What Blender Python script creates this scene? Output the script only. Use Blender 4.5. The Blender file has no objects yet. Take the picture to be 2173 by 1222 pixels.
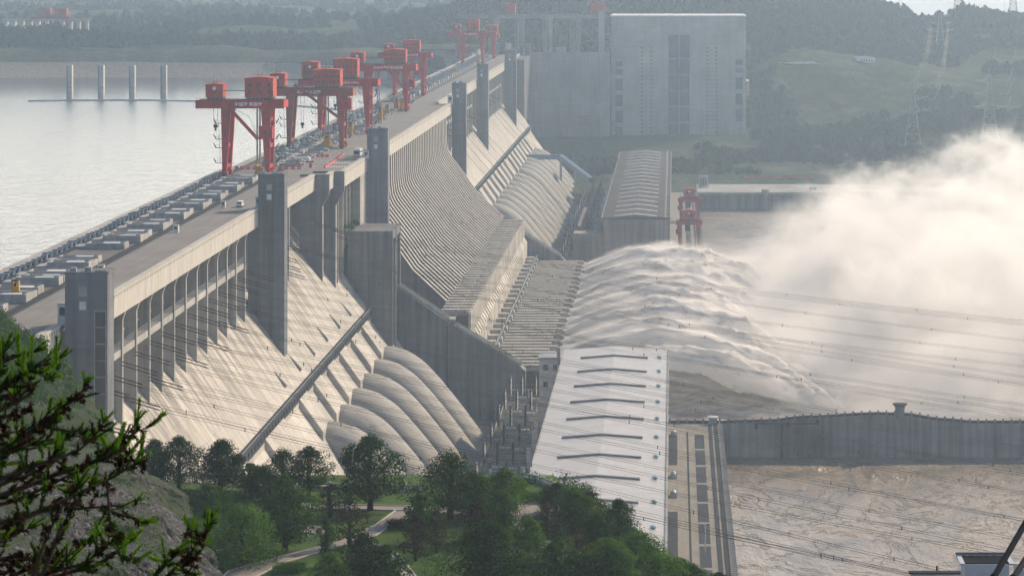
SPRAY_D = .16; EXPO = 0.12; HAZE_D = 0.00014; HAZE_C = (.54,.71,.90); MIST_D = 0.030; VEIL_D = .022; SKY_S = .10; BAND = 5.2
import bpy, math, random
from mathutils import Vector, noise
R = math.radians
S = bpy.context.scene
COL = S.collection
rnd = random.Random(7)
F, U0, V0, HC = 6200.0, 1430.0, -80.0, 270.0        # survey: focal (px of the 2173 px photo), vanishing point, eye height

def P(u, v, Z=None, Y=None):
    """world point seen at photo pixel (u,v), on the level Z or at the depth Y"""
    if Y is None: Y = F * (HC - Z) / (v - V0)
    return ((u - U0) * Y / F, Y, HC - (v - V0) * Y / F)

# ------------------------------------------------------------------ mesh building
class MB:
    def __init__(s): s.v = []; s.f = []
    def add(s, vs, fs):
        n = len(s.v); s.v += [tuple(p) for p in vs]; s.f += [tuple(n + i for i in f) for f in fs]; return s
    def box(s, x0, x1, y0, y1, z0, z1):
        if x0 > x1: x0, x1 = x1, x0
        if y0 > y1: y0, y1 = y1, y0
        if z0 > z1: z0, z1 = z1, z0
        return s.add([(x0,y0,z0),(x1,y0,z0),(x1,y1,z0),(x0,y1,z0),(x0,y0,z1),(x1,y0,z1),(x1,y1,z1),(x0,y1,z1)],
                     [(0,3,2,1),(4,5,6,7),(0,1,5,4),(1,2,6,5),(2,3,7,6),(3,0,4,7)])
    def prism(s, prof, y0, y1):                      # XZ outline extruded along Y
        n = len(prof)
        a = sum(prof[i][0]*prof[(i+1)%n][1]-prof[(i+1)%n][0]*prof[i][1] for i in range(n))
        if a < 0: prof = prof[::-1]
        vs = [(x,y0,z) for x,z in prof] + [(x,y1,z) for x,z in prof]
        fs = [tuple(range(n)), tuple(range(2*n-1, n-1, -1))] + [(i, i+n, (i+1)%n+n, (i+1)%n) for i in range(n)]
        return s.add(vs, fs)
    def slab(s, poly, z0, z1):                       # XY outline extruded along Z
        n = len(poly)
        a = sum(poly[i][0]*poly[(i+1)%n][1]-poly[(i+1)%n][0]*poly[i][1] for i in range(n))
        if a < 0: poly = poly[::-1]
        vs = [(x,y,z0) for x,y in poly] + [(x,y,z1) for x,y in poly]
        fs = [tuple(range(n-1,-1,-1)), tuple(range(n, 2*n))] + [(i, (i+1)%n, (i+1)%n+n, i+n) for i in range(n)]
        return s.add(vs, fs)
    def beam(s, p, q, w, h=None):                    # square bar p->q
        h = h or w; p = Vector(p); q = Vector(q); d = (q-p)
        if d.length < 1e-6: return s
        d.normalize(); up = Vector((0,0,1)) if abs(d.z) < .95 else Vector((0,1,0))
        a = d.cross(up).normalized()*w/2; b = a.cross(d).normalized()*h/2
        c = [p-a-b,p+a-b,p+a+b,p-a+b,q-a-b,q+a-b,q+a+b,q-a+b]
        return s.add(c, [(0,3,2,1),(4,5,6,7),(0,1,5,4),(1,2,6,5),(2,3,7,6),(3,0,4,7)])
    def taper(s, p, q, w0, h0, w1, h1):              # upright tapering box post, w along X, h along Y
        (x,y,z),(X,Y,Z) = p,q
        c = [(x-w0/2,y-h0/2,z),(x+w0/2,y-h0/2,z),(x+w0/2,y+h0/2,z),(x-w0/2,y+h0/2,z),
             (X-w1/2,Y-h1/2,Z),(X+w1/2,Y-h1/2,Z),(X+w1/2,Y+h1/2,Z),(X-w1/2,Y+h1/2,Z)]
        return s.add(c, [(0,3,2,1),(4,5,6,7),(0,1,5,4),(1,2,6,5),(2,3,7,6),(3,0,4,7)])
    def tube(s, pts, r, n=6, caps=True):
        pts = [Vector(p) for p in pts]; rs = r if isinstance(r, (list,tuple)) else [r]*len(pts)
        base = len(s.v); m = len(pts)
        for i, p in enumerate(pts):
            d = (pts[min(i+1,m-1)]-pts[max(i-1,0)]).normalized()
            up = Vector((0,0,1)) if abs(d.z) < .9 else Vector((0,1,0))
            a = d.cross(up).normalized(); b = a.cross(d)
            for k in range(n):
                t = 2*math.pi*k/n; s.v.append(tuple(p + (a*math.cos(t)+b*math.sin(t))*rs[i]))
        for i in range(m-1):
            for k in range(n):
                k2 = (k+1)%n; s.f.append((base+i*n+k, base+i*n+k2, base+(i+1)*n+k2, base+(i+1)*n+k))
        if caps:
            s.f.append(tuple(base+k for k in range(n-1,-1,-1))); s.f.append(tuple(base+(m-1)*n+k for k in range(n)))
        return s
    def lathe(s, c, prof, n=12):                     # prof = [(r, z)]
        base = len(s.v)
        for r, z in prof:
            for k in range(n):
                t = 2*math.pi*k/n; s.v.append((c[0]+r*math.cos(t), c[1]+r*math.sin(t), c[2]+z))
        for i in range(len(prof)-1):
            for k in range(n):
                k2=(k+1)%n; s.f.append((base+i*n+k, base+i*n+k2, base+(i+1)*n+k2, base+(i+1)*n+k))
        s.f.append(tuple(base+k for k in range(n-1,-1,-1))); s.f.append(tuple(base+(len(prof)-1)*n+k for k in range(n)))
        return s
    def grid(s, nx, ny, fn):                         # fn(i,j) -> point
        base = len(s.v)
        for j in range(ny):
            for i in range(nx): s.v.append(tuple(fn(i,j)))
        for j in range(ny-1):
            for i in range(nx-1):
                a = base+j*nx+i; s.f.append((a,a+1,a+nx+1,a+nx))
        return s
    def blob(s, c, r, rz=None, seed=0, amp=.25):     # rough lump (12 x 7)
        base = len(s.v); n, m = 10, 6; rz = rz or r
        for j in range(m+1):
            ph = math.pi*j/m
            for k in range(n):
                t = 2*math.pi*k/n
                d = Vector((math.sin(ph)*math.cos(t), math.sin(ph)*math.sin(t), math.cos(ph)))
                q = 1+amp*noise.noise(d*1.7+Vector((seed*3.1, seed*1.7, 0)))*2
                s.v.append((c[0]+d.x*r*q, c[1]+d.y*r*q, c[2]+d.z*rz*q))
        for j in range(m):
            for k in range(n):
                k2=(k+1)%n; s.f.append((base+j*n+k, base+(j+1)*n+k, base+(j+1)*n+k2, base+j*n+k2))
        return s
    def build(s, name, mat, parent=None, smooth=False, **tags):
        me = bpy.data.meshes.new(name); me.from_pydata(s.v, [], s.f); me.materials.append(mat)
        if smooth: me.polygons.foreach_set('use_smooth', [True]*len(me.polygons))
        me.update()
        o = bpy.data.objects.new(name, me); COL.objects.link(o)
        if parent is not None:
            w = world_loc(parent)
            me.transform(__import__('mathutils').Matrix.Translation(-w)); o.parent = parent
        if tags: tag(o, **tags)
        return o

def world_loc(o):
    w = Vector(o.location)
    while o.parent: o = o.parent; w += Vector(o.location)
    return w
def tag(o, label=None, cat=None, group=None, kind=None):
    if label: o['label'] = label
    if cat: o['category'] = cat
    if group: o['group'] = group
    if kind: o['kind'] = kind
    return o
def thing(name, label, cat, loc=(0,0,0), group=None):
    o = bpy.data.objects.new(name, None); COL.objects.link(o); o.location = loc; o.empty_display_size = .5
    return tag(o, label, cat, group)
def settle(mb, name, mat, label, cat, group=None, smooth=False, loc=None):
    """a thing that is one mesh, its origin at its base"""
    xs=[p[0] for p in mb.v]; ys=[p[1] for p in mb.v]; zs=[p[2] for p in mb.v]
    c = loc or ((min(xs)+max(xs))/2, (min(ys)+max(ys))/2, min(zs))
    mb.v = [(p[0]-c[0],p[1]-c[1],p[2]-c[2]) for p in mb.v]
    o = mb.build(name, mat, smooth=smooth); o.location = c
    return tag(o, label, cat, group)
def copy_tree(o, parent=None, loc=None, rz=None, sc=None, label=None):
    c = o.copy(); COL.objects.link(c)
    if parent is not None: c.parent = parent
    if loc is not None: c.location = loc
    if rz is not None: c.rotation_euler = (0,0,rz)
    if sc is not None: c.scale = sc if isinstance(sc,(tuple,list)) else (sc,sc,sc)
    if label: c['label'] = label
    for ch in KIDS.get(o.name, []) or [k for k in o.children]: copy_tree(ch, c)
    return c
KIDS = {}
def text_obj(body, name, mat, parent, x, y, z, size, rz=0, depth=.03, align='CENTER', space=1.0):
    """lettering as a mesh, standing upright and facing -Y (rz turns it)"""
    cu = bpy.data.curves.new(name, 'FONT'); cu.body = body; cu.size = size; cu.extrude = depth
    cu.align_x = align; cu.align_y = 'CENTER'; cu.space_character = space; cu.offset = size*.018
    t = bpy.data.objects.new(name, cu); COL.objects.link(t)
    dg = bpy.context.evaluated_depsgraph_get(); dg.update()
    me = bpy.data.meshes.new_from_object(t.evaluated_get(dg)); bpy.data.objects.remove(t)
    me.materials.clear(); me.materials.append(mat)
    o = bpy.data.objects.new(name, me); COL.objects.link(o)
    o.rotation_euler = (R(90), 0, rz)
    w = world_loc(parent) if parent else Vector((0,0,0))
    o.location = Vector((x,y,z)) - w; o.parent = parent
    return o

# ------------------------------------------------------------------ materials
class NT:
    def __init__(s, name):
        s.m = bpy.data.materials.new(name); s.m.use_nodes = True; s.t = s.m.node_tree
        s.b = s.t.nodes['Principled BSDF']; s.out = s.t.nodes['Material Output']
        s.pos = s.n('ShaderNodeNewGeometry').outputs['Position']
    def n(s, typ, props=None, **ins):
        k = s.t.nodes.new(typ)
        for a, b in (props or {}).items(): setattr(k, a, b)
        for a, b in ins.items():
            a = int(a[1:]) if a[0]=='_' and a[1:].isdigit() else a.replace('_',' ')
            s.set(k.inputs[a], b)
        return k
    def set(s, sock, v):
        if isinstance(v, bpy.types.NodeSocket): s.t.links.new(v, sock)
        elif isinstance(v, bpy.types.Node): s.t.links.new(v.outputs[0], sock)
        else:
            if sock.type == 'RGBA' and not isinstance(v,(int,float)) and len(v)==3: v = (*v,1)
            sock.default_value = v
    def math(s, op, a, b=0.0, c=None):
        k = s.t.nodes.new('ShaderNodeMath'); k.operation = op
        s.set(k.inputs[0], a); s.set(k.inputs[1], b)
        if c is not None: s.set(k.inputs[2], c)
        return k.outputs[0]
    def scale(s, vec, xyz, loc=(0,0,0), rot=(0,0,0)):
        return s.n('ShaderNodeMapping', Vector=vec, Scale=xyz, Location=loc, Rotation=rot).outputs[0]
    def noise(s, vec, scale=1.0, detail=4.0, rough=.55, dist=0.0):
        return s.n('ShaderNodeTexNoise', Vector=vec, Scale=scale, Detail=detail, Roughness=rough, Distortion=dist).outputs[0]
    def ramp(s, fac, stops):
        k = s.n('ShaderNodeValToRGB', _0=fac); e = k.color_ramp.elements
        while len(e) < len(stops): e.new(.5)
        for q, (p, c) in zip(e, stops):
            q.position = p; q.color = (c,c,c,1) if isinstance(c,(int,float)) else (*c,1)
        return k.outputs[0]
    def mix(s, fac, a, b, mode='MIX'):
        k = s.t.nodes.new('ShaderNodeMix'); k.data_type = 'RGBA'; k.blend_type = mode
        s.set(k.inputs[0], fac); s.set(k.inputs[6], a); s.set(k.inputs[7], b); return k.outputs[2]
    def mul(s, a, b): return s.mix(1.0, a, b, 'MULTIPLY')
    def xyz(s, vec):
        k = s.n('ShaderNodeSeparateXYZ', _0=vec); return k.outputs[0], k.outputs[1], k.outputs[2]
    def line(s, coord, period, width, off=0.0):      # 1 on a thin line every `period`
        f = s.math('FRACT', s.math('DIVIDE', s.math('ADD', coord, off), period)); return s.math('LESS_THAN', f, width/period)
    def bump(s, h, strength=.3, dist=1.0):
        s.set(s.b.inputs['Normal'], s.n('ShaderNodeBump', Height=h, Strength=strength, Distance=dist).outputs[0])
    def done(s, color, rough=.85, metal=0.0, spec=.3):
        s.set(s.b.inputs['Base Color'], color); s.set(s.b.inputs['Roughness'], rough)
        s.set(s.b.inputs['Metallic'], metal); s.set(s.b.inputs['Specular IOR Level'], spec); return s.m

def plain(name, col, rough=.7, metal=0.0, var=.15, sc=.6, spec=.3):
    k = NT(name); nz = k.noise(k.pos, sc, 5)
    c = k.mul(col, k.ramp(nz, [(.3, 1-var), (.7, 1+var)]))
    return k.done(c, rough, metal, spec)

def concrete(name, base=(.24,.25,.27), lift=2.0, blotch=.3, streak=.4, joint_y=0.0, lines=.16, warm=None):
    k = NT(name); x, y, z = k.xyz(k.pos)
    c = k.mul(base, k.ramp(k.noise(k.pos, .035, 6, .6), [(.3, 1-blotch), (.7, 1+blotch)]))
    c = k.mul(c, k.ramp(k.noise(k.scale(k.pos, (.45,.45,.018)), 1.0, 5, .65), [(.35, 1-streak), (.6, 1.04)]))     # rain streaks
    c = k.mul(c, k.ramp(k.noise(k.scale(k.pos, (.06,.06,.6)), 1.0, 3), [(.35, .92), (.65, 1.06)]))                 # pour bands
    if lift: c = k.mix(k.math('MULTIPLY', k.line(z, lift, .16), lines), c, (.05,.05,.05))
    if joint_y: c = k.mix(k.math('MULTIPLY', k.line(y, joint_y, .35), .45), c, (.05,.05,.05))
    k.bump(k.noise(k.pos, .8, 4), .12, .3)
    return k.done(c, .88, 0, .2)

CON = concrete('concrete_weathered')
CONW = concrete('concrete_wall', base=(.175,.18,.195), lift=3.0, streak=.5)
CONT = concrete('concrete_tower', base=(.19,.205,.23), lift=1.6, streak=.35, lines=.15)
CONL = concrete('concrete_pale', base=(.38,.375,.36), lift=0, streak=.3)

def slope_mat():
    k = NT('concrete_slope'); x, y, z = k.xyz(k.pos)
    c = k.mul((.53,.50,.455), k.ramp(k.noise(k.pos, .03, 6, .6), [(.3,.78),(.7,1.15)]))
    run = k.noise(k.scale(k.pos, (.022,.55,.022)), 1.0, 5, .7)                    # water runs down the slope
    c = k.mul(c, k.ramp(run, [(.34,.68),(.5,.95),(.7,1.05)]))
    c = k.mul(c, k.ramp(k.noise(k.scale(k.pos, (.09,.09,.09)), 1.0, 7, .7), [(.32,.78),(.6,1.06)]))
    f = k.math('MULTIPLY', k.math('SUBTRACT', z, 118.0), 1/32.0)                  # stains and painted shadow streaks, heavier below the bays
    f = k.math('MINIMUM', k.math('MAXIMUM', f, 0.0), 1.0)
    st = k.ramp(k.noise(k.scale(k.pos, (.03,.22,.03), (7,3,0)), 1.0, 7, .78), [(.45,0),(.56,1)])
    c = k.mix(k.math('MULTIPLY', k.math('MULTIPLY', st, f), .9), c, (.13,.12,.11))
    c = k.mix(k.math('MULTIPLY', k.line(z, 4.0, .16), .2), c, (.1,.1,.1))
    c = k.mix(k.math('MULTIPLY', k.line(y, 9.95, .3, 3), .2), c, (.1,.1,.1))
    k.bump(k.noise(k.pos, .5, 5), .1, .3)
    return k.done(c, .8, 0, .25)
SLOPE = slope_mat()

def dark_spots(k, c, sc, a, b, amt):
    return k.mix(k.math('MULTIPLY', k.ramp(k.noise(k.pos, sc, 8, .8), [(a,0),(b,1)]), amt), c, (.08,.08,.075))
def pipe_mat():
    k = NT('concrete_penstock'); x, y, z = k.xyz(k.pos)
    c = k.mul((.36,.35,.33), k.ramp(k.noise(k.scale(k.pos, (.08,.5,.08)), 1.0, 6, .7), [(.3,.74),(.65,1.08)]))
    st = k.ramp(k.noise(k.scale(k.pos, (.2,.5,.2), (3,9,2)), 1.0, 6, .75), [(.56,0),(.68,1)])
    c = k.mix(k.math('MULTIPLY', st, .5), c, (.12,.12,.11))
    c = dark_spots(k, c, .12, .56, .66, .6)
    c = k.mix(k.math('MULTIPLY', k.line(z, 5.0, .2), .3), c, (.08,.08,.08))
    k.bump(k.noise(k.pos, .4, 5), .12, .4)
    return k.done(c, .8, 0, .25)
PIPE = pipe_mat()

def beam_mat():
    k = NT('concrete_parapet'); x, y, z = k.xyz(k.pos)
    c = k.mul((.50,.48,.44), k.ramp(k.noise(k.scale(k.pos, (.1,.4,.12)), 1.0, 6, .65), [(.3,.78),(.65,1.06)]))
    hole = k.math('MULTIPLY', k.line(y, 2.6, .85), k.math('MULTIPLY', k.math('GREATER_THAN', z, 183.55), k.math('LESS_THAN', z, 184.25)))
    c = k.mix(k.math('MULTIPLY', hole, .85), c, (.03,.03,.03))
    c = k.mix(k.math('MULTIPLY', k.line(y, 19.9, .25), .5), c, (.08,.08,.08))
    return k.done(c, .85, 0, .2)
PARA = beam_mat()

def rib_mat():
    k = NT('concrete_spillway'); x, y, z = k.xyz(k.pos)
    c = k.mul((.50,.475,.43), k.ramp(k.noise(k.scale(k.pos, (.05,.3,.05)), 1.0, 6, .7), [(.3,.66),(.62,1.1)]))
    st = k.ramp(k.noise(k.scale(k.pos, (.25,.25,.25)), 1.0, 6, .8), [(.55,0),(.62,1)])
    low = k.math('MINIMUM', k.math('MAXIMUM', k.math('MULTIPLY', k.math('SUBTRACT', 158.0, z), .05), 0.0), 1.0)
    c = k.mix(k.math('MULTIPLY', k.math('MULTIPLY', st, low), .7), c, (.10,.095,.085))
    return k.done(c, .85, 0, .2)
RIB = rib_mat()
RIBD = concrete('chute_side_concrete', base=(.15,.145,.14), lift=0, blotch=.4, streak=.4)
POLE = plain('dark_pole_paint', (.022,.026,.034), .9, spec=.03)
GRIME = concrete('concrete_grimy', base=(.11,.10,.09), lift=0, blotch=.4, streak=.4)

CONB = concrete('concrete_bright', base=(.58,.55,.49), lift=0, streak=.25)
ASPH = plain('crest_asphalt', (.13,.125,.12), .85, var=.22, sc=.12)
def road_mat():
    k = NT('crest_road'); c = k.mul((.21,.2,.19), k.ramp(k.noise(k.scale(k.pos, (.9,.02,1)), 1.0, 5, .6), [(.3,.75),(.7,1.12)]))
    c = k.mul(c, k.ramp(k.noise(k.pos, .08, 6), [(.3,.85),(.7,1.1)]))
    return k.done(c, .8, 0, .3)
ROAD = road_mat()
STEELD = plain('dark_steel', (.045,.05,.06), .9, .0, spec=.05)
STEEL = plain('grey_steel', (.32,.34,.36), .5, .4)
STEELB = plain('blue_grey_steel', (.14,.20,.27), .5, .3, .35, 1.2)
WHITE = plain('white_paint', (.72,.73,.72), .5, var=.1)
GREYB = plain('grey_painted_block', (.33,.34,.35), .8, var=.25, sc=.5)
LIDG = plain('grey_lid', (.36,.37,.38), .8, var=.2)
LID = plain('pale_lid', (.62,.64,.65), .5, var=.1)
def red_mat(name, col):
    k = NT(name); c = k.mul(col, k.ramp(k.noise(k.pos, .5, 6, .65), [(.3,.72),(.7,1.15)]))
    c = k.mix(k.ramp(k.noise(k.scale(k.pos, (1.5,1.5,.25)), 1.0, 5, .7), [(.58,0),(.72,.45)]), c, (.12,.05,.035))
    c = k.mul(c, k.ramp(k.noise(k.scale(k.pos, (.25,.25,.12)), 1.0, 5, .7), [(.3,.6),(.6,1.1)]))
    return k.done(c, .7, 0, .25)
RED = red_mat('red_crane_paint', (.50,.025,.02))
RED2 = red_mat('faded_red_crane_paint', (.36,.07,.04))
REDH = red_mat('red_house_paint', (.52,.07,.045))
YEL = red_mat('yellow_machine_paint', (.62,.33,.02))
GLASS = plain('dark_glass', (.03,.045,.06), .15, 0, .2, spec=.6)
GLASSB = plain('blue_glass', (.05,.085,.16), .25, 0, .2, spec=.6)
WIRE = plain('conductor_metal', (.05,.05,.055), .6, .2)
INSU = plain('brown_insulator', (.07,.022,.02), .4)
INSD = plain('dark_insulator', (.025,.03,.04), .35)
BLUE = plain('blue_sheet_metal', (.16,.22,.32), .5, .2)
RUBBER = plain('black_rubber', (.02,.02,.02), .8)
WHITEL = plain('white_lettering', (.85,.85,.82), .6, var=.03)
CYAN = plain('pale_blue_metal', (.30,.50,.56), .45, .1)
# ------------------------------------------------------------------ camera, light, air
cam = bpy.data.cameras.new('camera'); co = bpy.data.objects.new('camera', cam); COL.objects.link(co); S.camera = co
co.location = (0, 0, HC); co.rotation_euler = (R(90), 0, 0)
cam.sensor_width = 36; cam.sensor_fit = 'HORIZONTAL'; cam.lens = 36*F/2173
cam.shift_x = (1086.5-U0)/2173; cam.shift_y = (V0-611)/2173
cam.clip_start = .5; cam.clip_end = 60000
cam.dof.use_dof = True; cam.dof.focus_distance = 900; cam.dof.aperture_fstop = 34

SUN_EL, SUN_AZ = R(34), R(46)                # azimuth measured from +X (downstream) towards +Y (along the dam)
sd = Vector((math.cos(SUN_EL)*math.cos(SUN_AZ), math.cos(SUN_EL)*math.sin(SUN_AZ), math.sin(SUN_EL)))
sl = bpy.data.lights.new('sun', 'SUN'); sl.energy = 5.0; sl.angle = R(.6); sl.color = (1, .79, .55)
so = bpy.data.objects.new('sun', sl); COL.objects.link(so); so.rotation_euler = sd.to_track_quat('Z', 'Y').to_euler()
so.location = (300, 600, 600)
w = bpy.data.worlds.new('World'); S.world = w; w.use_nodes = True
sky = w.node_tree.nodes.new('ShaderNodeTexSky'); sky.sky_type = 'NISHITA'; sky.sun_disc = False
sky.sun_elevation = SUN_EL; sky.sun_rotation = math.pi/2 - SUN_AZ; sky.air_density = 1.0; sky.dust_density = 1.0; sky.altitude = 100; sky.ozone_density = 4.0
bg = w.node_tree.nodes['Background']; bg.inputs['Strength'].default_value = SKY_S
# a bright veil of low cloud round the horizon, strongest under the sun
wt = w.node_tree; tc = wt.nodes.new('ShaderNodeTexCoord'); sp = wt.nodes.new('ShaderNodeSeparateXYZ'); wt.links.new(tc.outputs['Generated'], sp.inputs[0])
def wm(op, a, b=0.0):
    q = wt.nodes.new('ShaderNodeMath'); q.operation = op
    for i_, v_ in enumerate((a, b)):
        if isinstance(v_, bpy.types.NodeSocket): wt.links.new(v_, q.inputs[i_])
        else: q.inputs[i_].default_value = v_
    return q.outputs[0]
el = wm('MAXIMUM', sp.outputs[2], 0.0)
band = wm('EXPONENT', wm('MULTIPLY', el, -8.0))
side = wm('ADD', wm('MULTIPLY', wm('ADD', wm('MULTIPLY', sp.outputs[0], math.cos(SUN_AZ+.45)), wm('MULTIPLY', sp.outputs[1], math.sin(SUN_AZ+.45))), .48), .52)
cl = wt.nodes.new('ShaderNodeTexNoise'); cl.inputs['Scale'].default_value = 3.5; cl.inputs['Detail'].default_value = 6
mp = wt.nodes.new('ShaderNodeMapping'); mp.inputs['Scale'].default_value = (1,1,4); wt.links.new(tc.outputs['Generated'], mp.inputs[0]); wt.links.new(mp.outputs[0], cl.inputs[0])
am = wm('MULTIPLY', wm('MULTIPLY', band, side), wm('ADD', wm('MULTIPLY', cl.outputs[0], .8), .6))
am = wm('MULTIPLY', am, BAND/SKY_S)
cc = wt.nodes.new('ShaderNodeMix'); cc.data_type = 'RGBA'; cc.blend_type = 'ADD'; cc.inputs[0].default_value = 1
cm = wt.nodes.new('ShaderNodeMix'); cm.data_type = 'RGBA'; cm.blend_type = 'MULTIPLY'; cm.inputs[0].default_value = 1; cm.inputs[6].default_value = (1,.85,.65,1)
wt.links.new(am, cm.inputs[7]); wt.links.new(sky.outputs[0], cc.inputs[6]); wt.links.new(cm.outputs[2], cc.inputs[7]); wt.links.new(cc.outputs[2], bg.inputs['Color'])
S.view_settings.view_transform = 'Standard'; S.view_settings.look = 'None'; S.view_settings.gamma = 1
S.view_settings.exposure = EXPO
S.cycles.use_denoising = True
S.cycles.volume_bounces = 3; S.cycles.max_bounces = 6; S.cycles.diffuse_bounces = 3; S.cycles.glossy_bounces = 2
S.cycles.transparent_max_bounces = 8; S.cycles.transmission_bounces = 3
S.cycles.volume_step_rate = .5; S.cycles.volume_max_steps = 96
S.cycles.use_adaptive_sampling = True; S.cycles.adaptive_threshold = .03

def volume_mat(name, dens, col, aniso, den_fn=None):
    m = bpy.data.materials.new(name); m.use_nodes = True; t = m.node_tree
    t.nodes.remove(t.nodes['Principled BSDF'])
    v = t.nodes.new('ShaderNodeVolumePrincipled'); t.links.new(v.outputs[0], t.nodes['Material Output'].inputs['Volume'])
    v.inputs['Color'].default_value = (*col, 1); v.inputs['Density'].default_value = dens; v.inputs['Anisotropy'].default_value = aniso
    return m, t, v
HAZE, _, _ = volume_mat('haze_air', HAZE_D, HAZE_C, .62)
MB().box(-3200, 3200, -60, 8600, 53.0, 312).build('haze', HAZE, kind='stuff', label='pale blue haze lying over the whole valley and the river', cat='haze')

# ------------------------------------------------------------------ ground, water
def ground_mat():
    k = NT('valley_ground'); c = k.mul((.07,.075,.05), k.ramp(k.noise(k.pos, .02, 6), [(.3,.7),(.7,1.3)])); return k.done(c, .95)
MB().grid(2, 2, lambda i, j: (-30000+60000*i, -4000+44000*j, 55)).build('ground', ground_mat(), kind='structure', label='low valley floor reaching to the horizon', cat='ground')

BD = 2.6
def water_mat(name, col, rough, s1, s2, bump, far_calm=None, foam=0.0, foamcol=(.5,.46,.4)):
    k = NT(name); x, y, z = k.xyz(k.pos)
    v = k.scale(k.pos, s1)
    n1 = k.noise(v, 1.0, 5, .6, .6); n2 = k.noise(k.scale(k.pos, s2), 1.0, 4, .6)
    h = k.math('ADD', n1, k.math('MULTIPLY', n2, .5))
    c = k.mul(col, k.ramp(k.noise(k.scale(k.pos, (.02,.009,1)), 1.0, 5, .6, 2.2), [(.3,.5),(.46,.85),(.5,1.05),(.7,1.25)]))
    if foam:
        f = k.ramp(k.noise(k.scale(k.pos, (.05,.02,1)), 1.0, 8, .72, 1.2), [(.52,0),(.66,1)])
        c = k.mix(k.math('MULTIPLY', f, foam), c, foamcol)
    if foam:
        sw = k.noise(k.scale(k.pos, (.022,.012,1)), 1.0, 6, .62, 3.2)
        lines_ = k.ramp(k.math('ABSOLUTE', k.math('SUBTRACT', sw, .5)), [(.0,1),(.022,0)])
        c = k.mix(k.math('MULTIPLY', lines_, .2), c, (.09,.07,.05)); h = k.math('SUBTRACT', h, k.math('MULTIPLY', lines_, .25))
    b = k.n('ShaderNodeBump', Height=h, Strength=bump, Distance=BD)
    if far_calm:
        q = k.math('MULTIPLY', k.math('LESS_THAN', y, far_calm), bump); b = k.n('ShaderNodeBump', Height=h, Distance=BD); k.set(b.inputs['Strength'], q)
    k.set(k.b.inputs['Normal'], b.outputs[0])
    return k.done(c, rough, 0, .5)
RES = water_mat('reservoir_water', (.05,.065,.07), .16, (.16,.05,1), (.5,.16,1), .55, far_calm=2433)
TAIL = water_mat('tailrace_water', (.25,.195,.135), .30, (.030,.012,1), (.16,.06,1), 1.0, foam=.22)
MB().grid(2, 2, lambda i, j: ((-2600, -184.5)[i], (300, 3300)[j], 155)).build('reservoir_water', RES, kind='structure', label='calm pale reservoir on the upstream side of the dam', cat='water')
MB().grid(2, 2, lambda i, j: ((225, 9000)[i], (3750, 36000)[j], 92)).build('sky_reflector', TAIL, kind='structure', label='added water sheet far beyond the right ridge, reflecting bright sky', cat='water')  # made-up sheet, added to mirror bright sky in the gap beyond the ridge
MB().grid(2, 2, lambda i, j: ((-53, 2000)[i], (-200, 2500)[j], 68)).build('river_water', TAIL, kind='structure', label='muddy churning river below the powerhouses', cat='water')

# ------------------------------------------------------------------ far terrain
def hit(u, v, y0=2480, y1=3500):
    Y = y0
    while Y < y1:
        p = P(u, v, Y=Y)
        if hgt(p[0], Y) >= p[2]: return (p[0], Y, p[2])
        Y += 4
    return P(u, v, Y=3010)
def lerp(tab, x):
    if x <= tab[0][0]: return tab[0][1]
    for (a, p), (b, q) in zip(tab, tab[1:]):
        if x <= b:
            t = (x-a)/(b-a); t = t*t*(3-2*t); return p+(q-p)*t
    return tab[-1][1]
RIDGE = [(-2600,186),(-900,186),(-640,187),(-500,192),(-330,196),(-262,204),(-205,230),(-100,272),(0,288),(140,272),(215,236),(250,214),(285,203),(330,207),(400,200),(500,197),(1500,195)]
def hgt(x, y):
    n = noise.noise(Vector((x*.006, y*.006, 1.3)))*10 + noise.noise(Vector((x*.02, y*.02, 5.1)))*3.5 + noise.noise(Vector((x*.07, y*.07, 2.1)))*1.2
    if x < -186:
        y0 = 2905 + 26*noise.noise(Vector((x*.006, 3, 0)))
        if x > -420: y0 = min(y0, 2905-(x+420)*1.0)
        low = lerp([(y0-60,120),(y0,156),(y0+22,163),(y0+55,180),(y0+70,182),(3300,184)], y)
        if y < y0+70: n *= .12
    else:
        low = lerp([(2380,81.5),(2478,81.5),(2500,88),(2560,93),(2600,94),(2650,103),(2700,107.5),(2870,109)], y)
        if x > 150: low += lerp([(150,0),(260,16)], x)*lerp([(2440,0),(2540,1),(2700,1)], y)
        n *= lerp([(2470,0),(2560,.35),(2700,.25),(2860,.8)], y)
        if y < 2850 and x < -56: low = 107.5 if y > 2640 else low
    rz = lerp(RIDGE, x)
    t = lerp([(2860,0),(3000,.42),(3350,1)] if x > -186 else [(3000,0),(3350,1)], y)
    z = low + (rz-low)*t
    if y > 3350:
        z = lerp([(3350,rz),(3720,80),(9000,60)], y) if x > 225 else lerp([(3350,rz),(4300,max(200, rz-20)),(5200,214),(6500,225),(7600,225)], y)
    return z + n*(1 if y > 2900 else 1)
ys = [2378+(2500-2378)*i/14 for i in range(14)] + [2500+i*12 for i in range(75)] + [3400+i*45 for i in range(95)]
xs = [-2600+i*40 for i in range(30)] + [-1400+i*14 for i in range(150)] + [700+i*30 for i in range(28)]
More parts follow.
